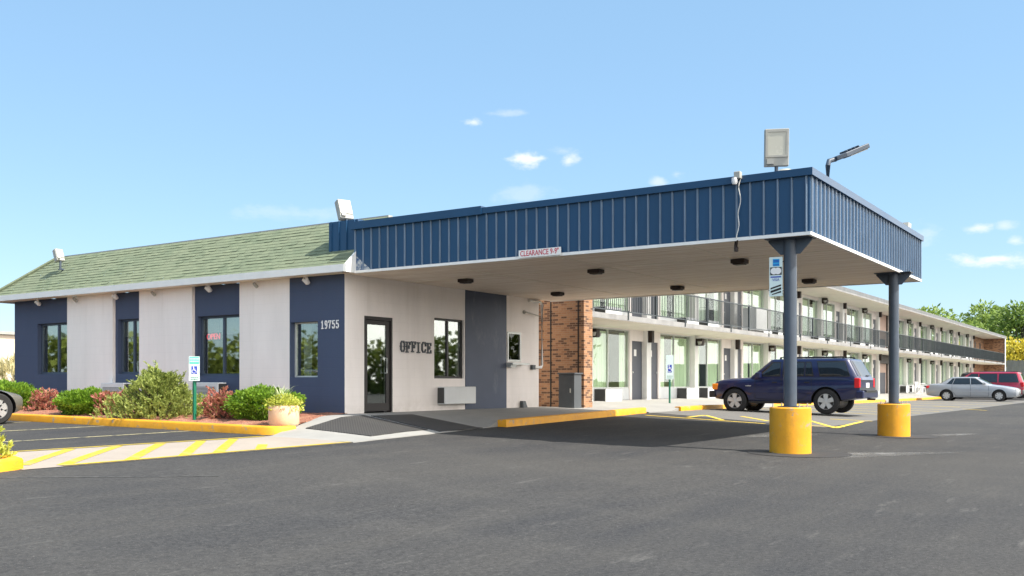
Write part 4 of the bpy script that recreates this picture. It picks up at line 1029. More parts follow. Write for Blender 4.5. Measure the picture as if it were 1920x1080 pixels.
def spray_bush(name, loc, r, h, mat, shoots, seed, label, leaf=(.07, .022), cone=1., group=None, cat='shrub', up=.6, tuft=14):
    """loose shrub of many shoots, each a tuft of narrow leaves"""
    rnd = random.Random(seed); t = thing(name, label, cat, loc, group); c = Vector(loc); mb = MB(); st = MB()
    for i in range(shoots):
        a = rnd.uniform(0, 2 * PI); q = rnd.random() ** .55; hz = rnd.random()
        rad = r * q * (1 - cone * .72 * hz) * (1 + .55 * mnoise.noise(Vector((math.cos(a) * 1.6, math.sin(a) * 1.6, hz * 2.5 + seed)))) * rnd.uniform(.85, 1.12)
        tip = c + Vector((rad * math.cos(a), rad * math.sin(a), h * (.06 + .90 * hz) * (1 + .30 * mnoise.noise(Vector((a, hz * 3, seed)))) * (1.18 if rnd.random() < .04 else 1)))
        d = Vector((math.cos(a) * (1 - up), math.sin(a) * (1 - up), up)) + rv(rnd) * .35; d.normalize()
        ln = h * rnd.uniform(.10, .20)
        for k in range(tuft):
            s = k / tuft; p = tip - d * ln * (1 - s); dd = d * .9 + rv(rnd) * .8
            leafquad(mb, p, dd, rv(rnd), leaf[0] * rnd.uniform(.6, 1.3), leaf[1] * rnd.uniform(.7, 1.3))
        if i % 12 == 0: st.tube([c + Vector((0, 0, -.06)), c.lerp(tip, .5) + Vector((0, 0, .04)), tip], [.016, .010, .003], 4)
    mb.build('foliage', mat, t, normals=False); st.build('stem', M['bark'], t)
    return t
bush_g = 'clipped round shrubs along the office'
round_bush('round_shrub', (12.75, 23.6, bedz(12.75, 23.6) - .02), .85, 1.15, .66, M['box_leaf'], 9500, .075, 1, 'bright green clipped shrub at the far left end, behind the grey car', group=bush_g)
round_bush('round_shrub', (12.5, 19.6, bedz(12.5, 19.6) - .02), .60, .74, .52, M['box_leaf'], 8500, .068, 2, 'bright green clipped shrub left of the tall conifer, in front of a pale pier', group=bush_g)
round_bush('round_shrub', (12.95, 14.45, bedz(12.95, 14.45) - .02), .62, .76, .60, M['box_leaf'], 9000, .064, 3, 'bright green clipped shrub right behind the tan round planter', group=bush_g)
spray_bush('conifer_shrub', (12.6, 17.25, bedz(12.6, 17.25) - .03), 1.22, .96, M['spruce_leaf'], 1700, 11, 'large loose olive green conifer shrub beside the green sign post', leaf=(.070, .026), cone=.98, tuft=13)
bg = 'reddish shrubs along the office'
spray_bush('barberry_shrub', (12.9, 21.9, bedz(12.9, 21.9) - .03), .46, .52, M['barberry_leaf'], 330, 21, 'reddish loose shrub between the two leftmost clipped shrubs', leaf=(.05, .028), cone=.5, group=bg)
spray_bush('barberry_shrub', (12.5, 18.7, bedz(12.5, 18.7) - .03), .46, .52, M['barberry_leaf'], 330, 22, 'pinkish loose shrub at the left foot of the tall conifer', leaf=(.05, .028), cone=.5, group=bg)
spray_bush('barberry_shrub', (12.75, 15.45, bedz(12.75, 15.45) - .03), .42, .60, M['barberry_leaf'], 330, 23, 'reddish loose shrub between the sign post and the clipped shrub by the planter', leaf=(.05, .028), cone=.5, group=bg)
# planter
pz = bedz(12.22, 13.12) - .03; pc = Vector((12.22, 13.12, pz))
t = thing('planter', 'round tan concrete planter at the end of the planting bed', 'planter', pc)
m = MB(); m.lathe([(0, .0), (.245, .0), (.275, .04), (.275, .34), (.262, .365), (.238, .365), (.225, .33), (0, .31)], pc, n=44); m.build('pot', M['tan_pot'], t, smooth=45)
m = MB(); m.lathe([(.222, .325), (0, .345)], pc, n=24); m.build('soil', M['mulch'], t)
t = thing('planter_plant', 'lime and yellow trailing plant with striped grass in the tan planter', 'plant', pc + Vector((0, 0, .33)))
rnd = random.Random(8); mb = MB()
for i in range(1500):
    v = rv(rnd).normalized(); v.z = abs(v.z); r = rnd.uniform(.5, 1.05) * (1 + .3 * mnoise.noise(v * 3))
    p = pc + Vector((v.x * .31 * r, v.y * .31 * r, .34 + .20 * v.z * r - (.07 if v.z < .25 and rnd.random() < .5 else 0)))
    leafquad(mb, p, v + rv(rnd), v + rv(rnd) * .6, rnd.uniform(.03, .06), rnd.uniform(.022, .036))
mb.build('trailing_foliage', M['lime_leaf'], t, normals=False)
mb = MB()
for i in range(46):
    a = rnd.uniform(0, 6.28); ln = rnd.uniform(.28, .52); o = pc + Vector((rnd.uniform(-.06, .06), rnd.uniform(-.06, .06) + .05, .36)); out = Vector((math.cos(a), math.sin(a), 0)); sd = out.cross(Vector((0, 0, 1))) * .009
    q = [o + out * ln * .5 * s * s * rnd.uniform(.8, 1.3) + Vector((0, 0, ln * (s - .25 * s * s))) for s in (0, .35, .7, 1)]
    mb.grid([[p_ - sd * (1 - .8 * k / 3), p_ + sd * (1 - .8 * k / 3)] for k, p_ in enumerate(q)])
mb.build('striped_grass', M['flax_leaf'], t, normals=False)
# island plant
spray_bush('island_plant', (5.62, 11.15, .24), .46, .36, M['lime_leaf'], 190, 31, 'lime green low plant inside the yellow island kerb at the left edge', leaf=(.06, .026), cone=.4, cat='plant')
spray_bush('dry_grass_clump', (5.6, 12.3, .26), .28, .42, M['dry_grass'], 60, 32, 'dry pale grass clump on the island at the left edge', leaf=(.16, .012), cone=.3, cat='grass', up=.85)
spray_bush('dry_grass_clump', (17.6, 31.5, .3), 1.4, 1.6, M['dry_grass'], 120, 33, 'tall dry pale grass beyond the left end of the office', leaf=(.4, .05), cone=.3, cat='grass', up=.85)

# trees
def tree_mesh(seed, H, Rc, base, nl, leaf, mat):
    rnd = random.Random(seed); tr = MB(); lf = MB()
    top = H * .72
    tr.tube([(0, 0, -.3), (.05, 0, base * .6), (rnd.uniform(-.2, .2), rnd.uniform(-.2, .2), base), (rnd.uniform(-.5, .5), rnd.uniform(-.5, .5), top)], [H * .028, H * .022, H * .018, H * .006], 8)
    blobs = []
    for k in range(15):
        a = k * 2.4 + rnd.uniform(-.4, .4); hz = base + (H - base) * rnd.uniform(.12, .86)
        f = math.sin(PI * min(1, max(.12, (hz - base) / (H - base) * .8 + .18)))
        rr = Rc * f * rnd.uniform(.45, .85); e = Vector((rr * math.cos(a), rr * math.sin(a), hz))
        tr.tube([(0, 0, base + (hz - base) * .35), e * .55 + Vector((0, 0, hz * .40)), e], [H * .010, H * .006, H * .002], 5)
        blobs.append((e, Rc * rnd.uniform(.26, .46)))
    blobs.append((Vector((0, 0, H * .88)), Rc * .34)); blobs.append((Vector((0, 0, H * .62)), Rc * .5))
    for i in range(nl):
        c, r = blobs[rnd.randrange(len(blobs))]; v = rv(rnd); v = v.normalized() * (v.length ** .45)
        p = c + Vector((v.x * r, v.y * r, v.z * r * .78)) * (1 + .35 * mnoise.noise(v * 2.5 + c))
        leafquad(lf, p, v + rv(rnd) * .9 + Vector((0, 0, -.1)), v + rv(rnd) + Vector((0, 0, .6)), leaf * rnd.uniform(.6, 1.4), leaf * rnd.uniform(.4, .75))
    return tr, lf
def tree(loc, H, Rc, base, nl, leaf, mat, seed, label, group, name='broadleaf_tree'):
    t = thing(name, label, 'tree', loc, group, rz=seed * .7); tr, lf = tree_mesh(seed, H, Rc, base, nl, leaf, mat)
    tr.build('trunk', M['bark'], t, smooth=60, local=True); lf.build('crown', mat, t, normals=False, local=True); return t
tg = 'trees beyond the motel roof'
for (x, y, H, Rc, mt, sd, lb) in [
    (136, 30.0, 9.2, 3.8, 'tree_leaf', 41, 'small dark tree just showing above the motel roof, leftmost of the row'),
    (140, 24.5, 10.6, 5.4, 'tree_leaf2', 42, 'broad light green tree above the middle of the far motel roof'),
    (146, 20.0, 11.6, 5.6, 'tree_leaf2', 43, 'tall light green tree with an uneven top near the roof end'),
    (137, 14.5, 10.8, 5.4, 'tree_leaf', 44, 'tall darker tree rising directly behind the brick end wall'),
    (146, 9.0, 10.2, 5.2, 'tree_leaf', 45, 'dark green tree above the yellow tree by the right edge'),
    (140, 2.0, 9.4, 5.0, 'tree_leaf2', 46, 'light green tree at the right edge, beyond the wooden fence'),
    (150, 32.0, 9.6, 4.0, 'tree_leaf', 47, 'distant dark tree seen left of the broad light green tree')]:
    tree((x, y, .2), H, Rc, 2.6, 5200, .52, M[mt], sd, lb, tg)
tree((119, 12.6, .8), 5.0, 2.4, 1.0, 3000, .34, M['yellow_leaf'], 51, 'bright yellow tree just above the wooden fence at the right edge', None, 'yellow_tree')
# distant belt of trees round the far side of the lot; it shows only in the glass
rnd = random.Random(99); mb = MB()
for a in frange(R(100), R(352), .02):
    r = 78 + 14 * mnoise.noise(Vector((a * 3, 0, 0))); hh = 5.2 + 2.2 * mnoise.noise(Vector((a * 9, 4, 0))) + 1.2 * mnoise.noise(Vector((a * 30, 8, 0)))
    for k in range(270):
        z = hh * rnd.random() ** 1.25; p = Vector(((r + rnd.uniform(-2, 2)) * math.cos(a + rnd.uniform(-.012, .012)), (r + rnd.uniform(-1, 5)) * math.sin(a + rnd.uniform(-.012, .012)), z))
        leafquad(mb, p, rv(rnd) + Vector((0, 0, .3)), rv(rnd), rnd.uniform(.4, .9), rnd.uniform(.35, .7))
tag(struct(mb.build('tree_belt', M['far_leaf'], normals=False, org=(0, 0, 0)), 'stuff'), 'belt of green trees mirrored in the office windows', 'trees')
# fence, bank, far building, pole
b = MB(); b.grid([[(x, y, lerp_tab(x, [(112.5, -.1), (118, 1.0), (135, 1.2), (170, -.2)])) for x in (112.5, 114, 116, 118, 125, 135, 170)] for y in (-60, -20, 0, 13, 30, 60)])
struct(b.build('grass_bank', pbr('dry_grass_ground', (.14,.16,.05), .95, var=.3, vs=.4)))
t = thing('wooden_fence', 'grey weathered board fence beyond the brick end of the motel', 'fence', (116.5, 0, .8))
m = MB(); rnd = random.Random(5); y = 13.6
while y > -22:
    m.box(116.0, 116.03, y - .142, y, .45, 3.45 + rnd.uniform(-.04, .04)); y -= .15
m.build('fence_boards', M['wood_grey'], t)
m = MB()
for z in (1.1, 2.9): m.box(116.031, 116.09, -22, 13.6, z, z + .09)
m.build('fence_rails', M['wood_grey'], t)
t = thing('far_building', 'plain beige building far off beyond the left end of the office', 'building', (34, 64, .2))
m = MB(); m.box(27, 41, 60, 70, .1, 4.1); m.build('wall', M['beige_wall'], t)
m = MB(); m.box(26.8, 41.2, 59.8, 70.2, 4.101, 4.28); m.build('roof', M['lamp_grey'], t)
m = MB(); m.box(29.5, 30.6, 59.95, 60.0, .15, 2.3); m.build('door', M['steel_grey'], t)
t = thing('utility_pole', 'dark utility pole with wires beyond the left end of the office', 'pole', (22.3, 41.9, .2))
m = MB(); m.tube([(22.3, 41.9, 0), (22.3, 41.9, 3.85)], [.10, .08], 8); m.build('pole', M['bark'], t)
m = MB(); m.tube([(22.3, 41.9, 3.75), (21.2, 43.4, 3.7)], .04, 6); m.build('crossarm', M['bark'], t)
m = MB()
for q in (0, .5): m.tube([(22.3 - q, 41.9 + q, 3.8), (18.5 - q, 42.6 + q, 4.3), (14.0 - q, 43.4 + q, 5.6)], .02, 5)
m.build('wires', M['black'], t)
# ------------------------------------------------------------------ motel wing
MO = thing('motel_wing', 'long two storey motel wing with balcony walkway and grey doors', 'building', (68, 15.2, .3))
YW, YS = 15.15, 13.2
PC = [26.95 + 4.25 * k for k in range(10)]            # pier centres before the passage (last one at 65.2)
PC2 = [69.3 + 4.25 * k for k in range(9)]             # after it
ROOMS = [(a, b_, 'B' if k % 2 == 0 else 'A') for k, (a, b_) in enumerate(zip(PC, PC[1:]))] + [(a, b_, 'A' if k % 2 == 0 else 'B') for k, (a, b_) in enumerate(zip(PC2, PC2[1:]))]
DZ = 2.60
def mp(mb, name, mat, parent=MO, **k): return mb.build(name, mat, parent, **k)
for lv in (0, 1):
    dz = DZ * lv; ceil = 2.93 if lv == 0 else 5.735
    wl = MB(); kn = MB()
    for ri, (a, b_, ty) in enumerate(ROOMS):
        if ri == len(PC) - 1: mp(wl, 'pale_wall', M['white_wall']); wl = MB()
        d0, d1 = (a + .19, a + 1.06) if ty == 'A' else (b_ - 1.06, b_ - .19)
        w0, w1 = (a + 1.24, b_ - .22) if ty == 'A' else (a + .22, b_ - 1.24)
        wl.box(a + .181, b_ - .181, YW, YW + .2, 2.90 + dz, ceil)
        wl.box(d0, d1, YW, YW + .2, 2.545 + dz, 2.899 + dz)
        s0, s1 = (d1, w0) if ty == 'A' else (w1, d0)
        wl.box(s0, s1, YW, YW + .2, (.1 if lv == 0 else 3.1), 2.899 + dz)
        kn = MB(); kn.box(w0, w1, YW + .03, YW + .2, (.1 if lv == 0 else 3.1), .90 + dz); mp(kn, 'window_apron', M['ac_white'])
        # door
        m = MB(); m.box(d0 + .002, d1 - .002, YW + .05, YW + .10, .50 + dz, 2.544 + dz); dr = mp(m, 'door', M['door_grey'])
        m = MB(); xc = (d0 + d1) / 2 - .1; m.box(xc - .09, xc + .09, YW + .042, YW + .0495, 2.02 + dz, 2.25 + dz); m.build('number_plate', M['plate'], dr).parent = dr
        m = MB(); xk = d1 - .09 if ty == 'A' else d0 + .09; m.lathe([(0, -.06), (.03, -.05), (.03, -.02), (.012, -.02), (.012, 0)], (xk, YW + .05, 1.45 + dz), axis='Y', n=10); m.build('door_knob', M['alum'], dr)
        # window: frame, panes, curtains
        mid = (w0 + w1) / 2 - .1
        wo = window(YW + .04, w0, w1, .90 + dz, 2.899 + dz, .1, MO, M['alum'], M['room_glass'], (mid,), 'Y', .04)
        rnd = random.Random(int(a * 10) + lv * 77)
        def curtain(x0, x1, mat):
            n = max(6, int((x1 - x0) / .028)); rows = []
            for z in (.88 + dz, 2.80 + dz): rows.append([(x0 + (x1 - x0) * i / n, YW + .20 + .028 * math.sin(i * 1.05) + .012 * math.sin(i * .37), z) for i in range(n + 1)])
            q = MB(); q.grid(rows); c = q.build('curtain', mat, wo, smooth=60); c.parent = wo
        cm = M['curtain'] if rnd.random() < .7 else M['curtain2']
        k = rnd.random()
        g0, g1 = rnd.uniform(.28, .40), rnd.uniform(.48, .62)
        L_ = w1 - w0
        if k < .75: curtain(w0 + .04, w0 + L_ * g0, cm); curtain(w0 + L_ * g1, w1 - .04, cm)
        else: curtain(w0 + .04, w0 + L_ * .5, cm); curtain(w0 + L_ * .86, w1 - .04, cm)
    mp(wl, 'pale_wall', M['white_wall'])
    for c in PC + PC2:
        m = MB(); m.box(c - .18, c + .18, YW - .14, YW + .2, .1 if lv == 0 else 3.1, ceil); mp(m, 'pier', M['white_trim'])
# lamps and beam ends at pier heads
for lv in (0, 1):
    ceil = 2.93 if lv == 0 else 5.735
    for k, c in enumerate(PC + PC2):
        odd = (k % 2 == 1) if k < len(PC) else ((k - len(PC)) % 2 == 0)
        if odd:
            m = MB(); m.box(c - .085, c + .085, YW - .30, YW - .142, ceil - .42, ceil - .005); mp(m, 'beam_end', M['brown_fix'])
        else:
            m = MB(); m.box(c - .12, c + .12, YW - .42, YW - .142, ceil - .40, ceil - .12); wlp = mp(m, 'wall_lamp', M['brown_fix'], bevel=.02)
            for s in (-1, 1):
                m = MB(); m.lathe([(0, 0), (.06, 0), (.09, .12), (0, .12)], (c + s * .17, YW - .34, ceil - .36), n=10); o_ = m.build('lamp_head', M['lamp_grey'], wlp)
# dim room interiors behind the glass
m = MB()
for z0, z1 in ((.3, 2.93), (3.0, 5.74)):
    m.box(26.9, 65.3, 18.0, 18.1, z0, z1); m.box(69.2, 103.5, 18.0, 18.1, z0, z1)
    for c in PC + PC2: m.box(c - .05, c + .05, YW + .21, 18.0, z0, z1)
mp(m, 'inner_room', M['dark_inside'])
# passage between the two halves
m = MB(); m.box(65.4, 69.1, YW + .30, YW + .5, .1, 5.74); mp(m, 'passage_wall', pbr('pinkish_passage_wall', (.62,.47,.40), .8, var=.05))
m = MB(); m.box(65.9, 68.6, YW + .24, YW + .295, .30, 1.75); m.box(65.9, 68.6, YW + .24, YW + .295, 3.12, 4.0); mp(m, 'passage_gate', M['door_grey'])
m = MB(); m.box(65.39, 69.11, YW - .02, YW + .15, 2.35, 2.92); mp(m, 'passage_sign_board', M['brown_fix'])
# slab, balcony and roof
m = MB(); m.box(23.72, 111.9, YS, YW + .3, 2.94, 3.10); mp(m, 'balcony_slab', M['slab_edge'])
m = MB(); m.box(23.72, 111.4, YS + .02, YW - .001, 2.925, 2.939); mp(m, 'walkway_ceiling', M['cream'])
m = MB(); m.box(23.3, 112.3, YS - .06, 22, 5.66, 5.90); mp(m, 'roof_slab', M['roof_grey'])
m = MB(); m.box(23.3, 112.3, YS - .02, YW + .2, 5.645, 5.659); mp(m, 'roof_soffit', M['cream'])
m = MB(); m.box(23.3, 112.3, YS - .075, YS - .061, 5.62, 5.69); mp(m, 'roof_edge_strip', M['slab_edge'])
buv = lambda p: (p.x + p.y, p.z)
m = MB(); m.box(23.22, 23.70, 13.14, 14.655, .2, 5.62); mp(m, 'brick_pier', M['brick'], uvf=buv)
for yj in (14.19, 13.30): m = MB(); m.box(23.206, 23.2195, yj, yj + .035, .38, 5.6); mp(m, 'dark_strip', M['black'])  # thin black strips up the brick face
m = MB(); m.box(103.5, 111.55, YW, YW + .2, .1, 5.64); m.box(111.56, 111.95, YS + .02, YW + .2, .1, 5.64); mp(m, 'brick_end_wall', M['brick'], uvf=buv)
m = MB(); m.box(111.50, 111.98, YS - .03, YS + .019, .1, 5.64); mp(m, 'white_end_post', M['white_trim'])
m = MB(); m.box(105.2, 106.1, YW - .01, YW - .001, 3.1, 5.1); m.box(108.2, 109.1, YW - .01, YW - .001, 3.1, 5.1); mp(m, 'end_door', M['brown_fix'])
m = MB(); m.box(23.8, 112, 21.8, 22, .1, 5.65); m.box(23.4, 23.6, 15.16, 21.8, .1, 5.6); m.box(111.7, 111.9, 15.4, 21.8, .1, 5.6); mp(m, 'back_wall', M['white_wall'])
# railing
t = thing('balcony_railing', 'dark grey metal picket railing along the motel balcony', 'railing', (67, 13.3, 3.1))
YR = 13.27; base = 23.9; bay_l = 4.19; nb = 21
for k in range(nb):
    a = base + bay_l * k; b_ = a + bay_l
    m = MB(); n = 34
    for i in range(1, n):
        x = a + (b_ - a) * i / n; m.box(x - .009, x + .009, YR - .009, YR + .009, 3.235, 4.045)
    m.build('picket_panel', M['rail'], t)
    m = MB(); m.box(a - .028, a + .028, YR - .028, YR + .028, 3.101, 4.09); m.build('railing_post', M['rail'], t)
    m = MB(); m.box((a + b_) / 2 - .022, (a + b_) / 2 + .022, YS - .03, YS - .001, 2.97, 3.235); m.build('lower_bracket', M['rail'], t)
m = MB(); m.box(base, base + bay_l * nb, YR - .024, YR + .024, 4.046, 4.085); m.build('top_rail', M['rail'], t)
m = MB(); m.box(base, base + bay_l * nb, YR - .018, YR + .018, 3.20, 3.234); m.build('bottom_rail', M['rail'], t)
# air conditioners of the rooms
ordn = ['first', 'second', 'third', 'fourth', 'fifth', 'sixth', 'seventh', 'eighth', 'ninth']
proto = None
for lv in (0, 1):
    for k, (a, b_, ty) in enumerate(ROOMS):
        x0 = b_ - 1.5 if ty == 'A' else a + .55
        z0 = (.44 if k < 5 else .40) if lv == 0 else 3.10
        where = (ordn[k] + ' room from the brick pier') if k < 9 else (ordn[k - 9] + ' room beyond the motel passage')
        lab = ('ground floor' if lv == 0 else 'balcony') + ' air conditioner under the window of the ' + where
        if proto is None:
            proto = ac_unit('room_air_conditioner', x0, x0 + 1.12, YW - .40, YW + .02, z0, z0 + .46, 'Y', lab, 'air conditioners of the guest rooms'); px0 = x0; pz0 = z0
        else:
            c = copy_tree(proto); c.location = proto.location + Vector((x0 - px0, 0, z0 - pz0)); c['label'] = lab
# things standing on the walkways
t = thing('linen_cart', 'pale boxy cart standing on the balcony behind the railing', 'cart', (39.8, 14.2, 3.1))
m = MB(); m.box(39.1, 40.4, 13.9, 14.5, 3.28, 4.22); m.build('cart_body', M['ac_white'], t, bevel=.02)
m = MB()
for x in (39.25, 40.25):
    for y in (14.0, 14.4): m.lathe([(0, -.02), (.07, -.02), (.07, .02), (0, .02)], (x, y, 3.171), axis='Y', n=12)
m.build('cart_wheels', M['black'], t)
m = MB(); m.tube([(39.15, 14.0, 4.22), (39.15, 14.0, 4.32), (39.15, 14.4, 4.32), (39.15, 14.4, 4.22)], .015, 6); m.build('cart_handle', M['alum'], t)
def patio_chair(x, y, z, rz, label):
    t = thing('plastic_chair', label, 'chair', (x, y, z), 'white plastic chairs on the motel pavement', rz)
    m = MB(); m.box(-.24, .24, -.24, .24, .40, .435); m.build('seat', M['plastic_white'], t, local=True, bevel=.01)
    m = MB(); m.prism([(-.24, .22, .436), (.24, .22, .436), (.20, .34, .86), (-.20, .34, .86)], (0, .03, 0)); m.build('backrest', M['plastic_white'], t, local=True, bevel=.01)
    for sx in (-1, 1):
        for sy in (-1, 1): m = MB(); m.tube([(sx * .21, sy * .21, .40), (sx * .25, sy * .25, 0)], [.03, .022], 6); m.build('leg', M['plastic_white'], t, local=True)
    return t
patio_chair(71.6, 14.3, MS(71.6, 14.3), .2, 'white plastic chair on the pavement beside the white table, nearer the passage')
patio_chair(74.6, 14.3, MS(74.6, 14.3), -.3, 'white plastic chair on the pavement beside the white table, nearer the silver car')
t = thing('plastic_table', 'round white plastic table on the motel pavement between two white chairs', 'table', (73.1, 14.2, MS(73.1, 14.2)))
zz = MS(73.1, 14.2)
m = MB(); m.lathe([(0, .70), (.5, .70), (.5, .735), (0, .735)], (73.1, 14.2, zz), n=24); m.build('table_top', M['plastic_white'], t)
m = MB(); m.lathe([(.22, 0), (.05, .08), (.04, .699)], (73.1, 14.2, zz), n=12); m.build('leg', M['plastic_white'], t)
t = thing('service_mast', 'thin electric service mast with a weather head on the motel roof', 'mast', (62.5, 13.5, 5.9))
m = MB(); m.tube([(62.5, 13.5, 5.9), (62.5, 13.5, 7.1), (62.35, 13.4, 7.25), (62.15, 13.3, 7.15)], .06, 8); m.build('mast_pipe', M['lamp_grey'], t, smooth=50)
m = MB(); m.tube([(62.5, 13.5, 7.0), (61.6, 13.5, 7.35), (60.8, 13.4, 7.3)], .035, 5); m.tube([(61.2, 13.3, 7.5), (61.2, 13.6, 7.2)], .03, 5); m.build('wire_bracket', M['black'], t)

# ------------------------------------------------------------------ vehicles
def se(a, p): return math.copysign(abs(a) ** (2 / p), a)
def car(name, label, loc, rz, P):
    t = thing(name, label, 'car', loc, P.get('group'), rz)
    paint = M[P['paint']]
    mb = MB(); rows = []
    for (x, w_, zb, zt, cr) in P['body']:
        h = zt - zb; half = [(0, zb), (w_ * .80, zb), (w_ - .05, zb + .03), (w_ - .008, zb + .12), (w_ + .004, zb + h * .45), (w_, zb + h * .62), (w_ - .012, zb + h * .80), (w_ - .045, zt - .045), (w_ - .11, zt - .008), (w_ * .62, zt + cr * .65), (w_ * .3, zt + cr * .93), (0, zt + cr)]
        ring = [(x, y, z) for y, z in half] + [(x, -y, z) for y, z in half[-2:0:-1]]
        rows.append(ring)
    n = len(rows[0])
    for r in rows: mb.v += [Vector(p) for p in r]
    for i in range(len(rows) - 1):
        for k in range(n): mb.f.append([i*n+k, i*n+(k+1) % n, (i+1)*n+(k+1) % n, (i+1)*n+k]); mb.m.append(0)
    mb.f.append(list(range(n))); mb.m.append(0); mb.f.append(list(range((len(rows)-1)*n, len(rows)*n))[::-1]); mb.m.append(0)
    # wheel arches cut with cylinders
    body = mb.build('body', [paint, M['car_trim']], t, local=True)
    cb = MB(); wr = P['wheel_r']
    for xw in P['axles']:
        for s in (-1, 1):
            y0, y1 = s * (P['track'] - .30), s * (P['track'] + .5)
            cb.lathe([(wr * 1.17, min(y0, y1)), (wr * 1.17, max(y0, y1))], (xw, 0, wr), axis='Y', n=40, caps=True)
    cut = cb.build('cutter', M['car_trim'], t, local=True)
    md = body.modifiers.new('arch', 'BOOLEAN'); md.operation = 'DIFFERENCE'; md.object = cut; md.solver = 'EXACT'; md.material_mode = 'TRANSFER'
    bpy.context.view_layer.update(); dg = bpy.context.evaluated_depsgraph_get()
    me = bpy.data.meshes.new_from_object(body.evaluated_get(dg)); body.modifiers.clear(); body.data = me
    bpy.data.objects.remove(cut)
    for p in me.polygons: p.use_smooth = True
    me.set_sharp_from_angle(angle=R(32))
    # cabin
    C = P['cabin']; zb0, zr = C['z']; pw = C.get('p', 6)
    def level(q):
        z = zb0 + (zr - zb0) * q
        xf = C['f'][0] + (C['f'][1] - C['f'][0]) * q; xr = C['r'][0] + (C['r'][1] - C['r'][0]) * q
        hw = C['w'][0] + (C['w'][1] - C['w'][0]) * (max(q, 0) ** 1.3)
        return xf, xr, hw, z
    def ring(q, n=64, g=0):
        xf, xr, hw, z = level(q); xc = (xf + xr) / 2; a = (xf - xr) / 2 + g; hw += g; out = []
        for k in range(n):
            th = 2 * PI * k / n; out.append((xc + a * se(math.cos(th), pw), hw * se(math.sin(th), pw), z))
        return out
    cbm = MB(); nn = 64; qs = [-.12, 0, .2, .4, .6, .78, .9]
    allr = [ring(q) for q in qs]
    xf, xr, hw, z = level(.9); xc = (xf + xr) / 2
    for sc_, q in ((.985, .95), (.95, .985), (.88, 1.0), (.55, 1.03), (.2, 1.045)):
        r9 = ring(.9); zq = zb0 + (zr - zb0) * q
        allr.append([(xc + (p[0] - xc) * (sc_ if sc_ > .8 else sc_), p[1] * (sc_ if sc_ > .85 else sc_), zq) for p in r9])
    for r in allr: cbm.v += [Vector(p) for p in r]
    for i in range(len(allr) - 1):
        for k in range(nn): cbm.f.append([i*nn+k, i*nn+(k+1) % nn, (i+1)*nn+(k+1) % nn, (i+1)*nn+k]); cbm.m.append(0)
    cbm.f.append(list(range((len(allr)-1)*nn, len(allr)*nn))); cbm.m.append(0)
    cbm.build('roof_and_pillars', paint, t, smooth=40, local=True)
    def side_y(x, q, g):
        xf, xr, hw, z = level(q); xc = (xf + xr) / 2; a = (xf - xr) / 2
        u = min(.995, abs((x - xc) / a)); return (hw) * (1 - u ** pw) ** (1 / pw) + g
    def side_patch(c, g, s, nx=10, nz=6):
        """c: four (x, q) corners: rear low, front low, front high, rear high"""
        rows = []
        for j in range(nz + 1):
            v = j / nz; r = []
            for i in range(nx + 1):
                u = i / nx
                x = (c[0][0] * (1-u) + c[1][0] * u) * (1-v) + (c[3][0] * (1-u) + c[2][0] * u) * v
                q = (c[0][1] * (1-u) + c[1][1] * u) * (1-v) + (c[3][1] * (1-u) + c[2][1] * u) * v
                r.append((x, s * side_y(x, q, g), zb0 + (zr - zb0) * q))
            rows.append(r)
        return rows
    for s in (-1, 1):
        for c in P['windows']:
            m = MB(); m.grid(side_patch(c, .004, s)); gw = m.build('side_window', M['car_glass'], t, smooth=60, local=True)
            m = MB(); e = .02
            cc = [(c[0][0] - e, c[0][1] - .05), (c[1][0] + e, c[1][1] - .05), (c[2][0] + e, c[2][1] + .05), (c[3][0] - e, c[3][1] + .05)]
            m.grid(side_patch(cc, .0015, s)); f_ = m.build('window_seal', M['car_trim'], gw, smooth=60, local=True)
    def end_patch(front, q0, q1, fr, g):
        rows = []
        for j in range(9):
            q = q0 + (q1 - q0) * j / 8; xf, xr, hw, z = level(q); r = []
            xc = (xf + xr) / 2; a = (xf - xr) / 2
            for i in range(17):
                y = (-1 + 2 * i / 16) * fr; xx = a * (1 - abs(y) ** pw) ** (1 / pw)
                r.append((xc + (xx + g if front else -xx - g), y * hw, z))
            rows.append(r)
        return rows
    m = MB(); m.grid(end_patch(True, .06, .88, .90, .005)); m.build('windscreen', M['car_glass'], t, smooth=60, local=True)
    m = MB(); m.grid(end_patch(False, P.get('rear_q', .08), .86, .88, .005)); m.build('rear_window', M['car_glass'], t, smooth=60, local=True)
    # wheels
    for xw in P['axles']:
        for s in (-1, 1):
            yo = s * P['track']; c = (xw, yo, wr)
            m = MB(); wt = .21; prof = [(wr * .62, -wt/2), (wr * .90, -wt/2), (wr * .985, -wt * .38), (wr, -wt * .2), (wr, wt * .2), (wr * .985, wt * .38), (wr * .90, wt/2), (wr * .62, wt/2)]
            m.lathe(prof, (xw, yo - s * wt/2, wr), axis='Y', n=36)
            wh = m.build('wheel', M['tyre'], t, smooth=40, local=True)
            m = MB(); yf = yo - s * .018
            m.lathe([(wr * .64, 0), (wr * .60, -s * .035), (wr * .30, -s * .05), (0, -s * .05)], (xw, yf, wr), axis='Y', n=36)
            ns = P.get('spokes', 5)
            for k in range(ns):
                th = 2 * PI * k / ns + .3; dv = Vector((math.cos(th), 0, math.sin(th))); pv = Vector((-math.sin(th), 0, math.cos(th)))
                b0, b1 = wr * .14, wr * .60; ww = P.get('spoke_w', .22) * wr
                cc = Vector((xw, yf - s * .03, wr))
                m.prism([cc + dv * b0 - pv * ww * .5, cc + dv * b1 - pv * ww * .62, cc + dv * b1 + pv * ww * .62, cc + dv * b0 + pv * ww * .5], (0, s * .036, 0))
            m.lathe([(wr * .20, 0), (wr * .19, s * .03), (0, s * .035)], (xw, yf - s * .02, wr), axis='Y', n=20)
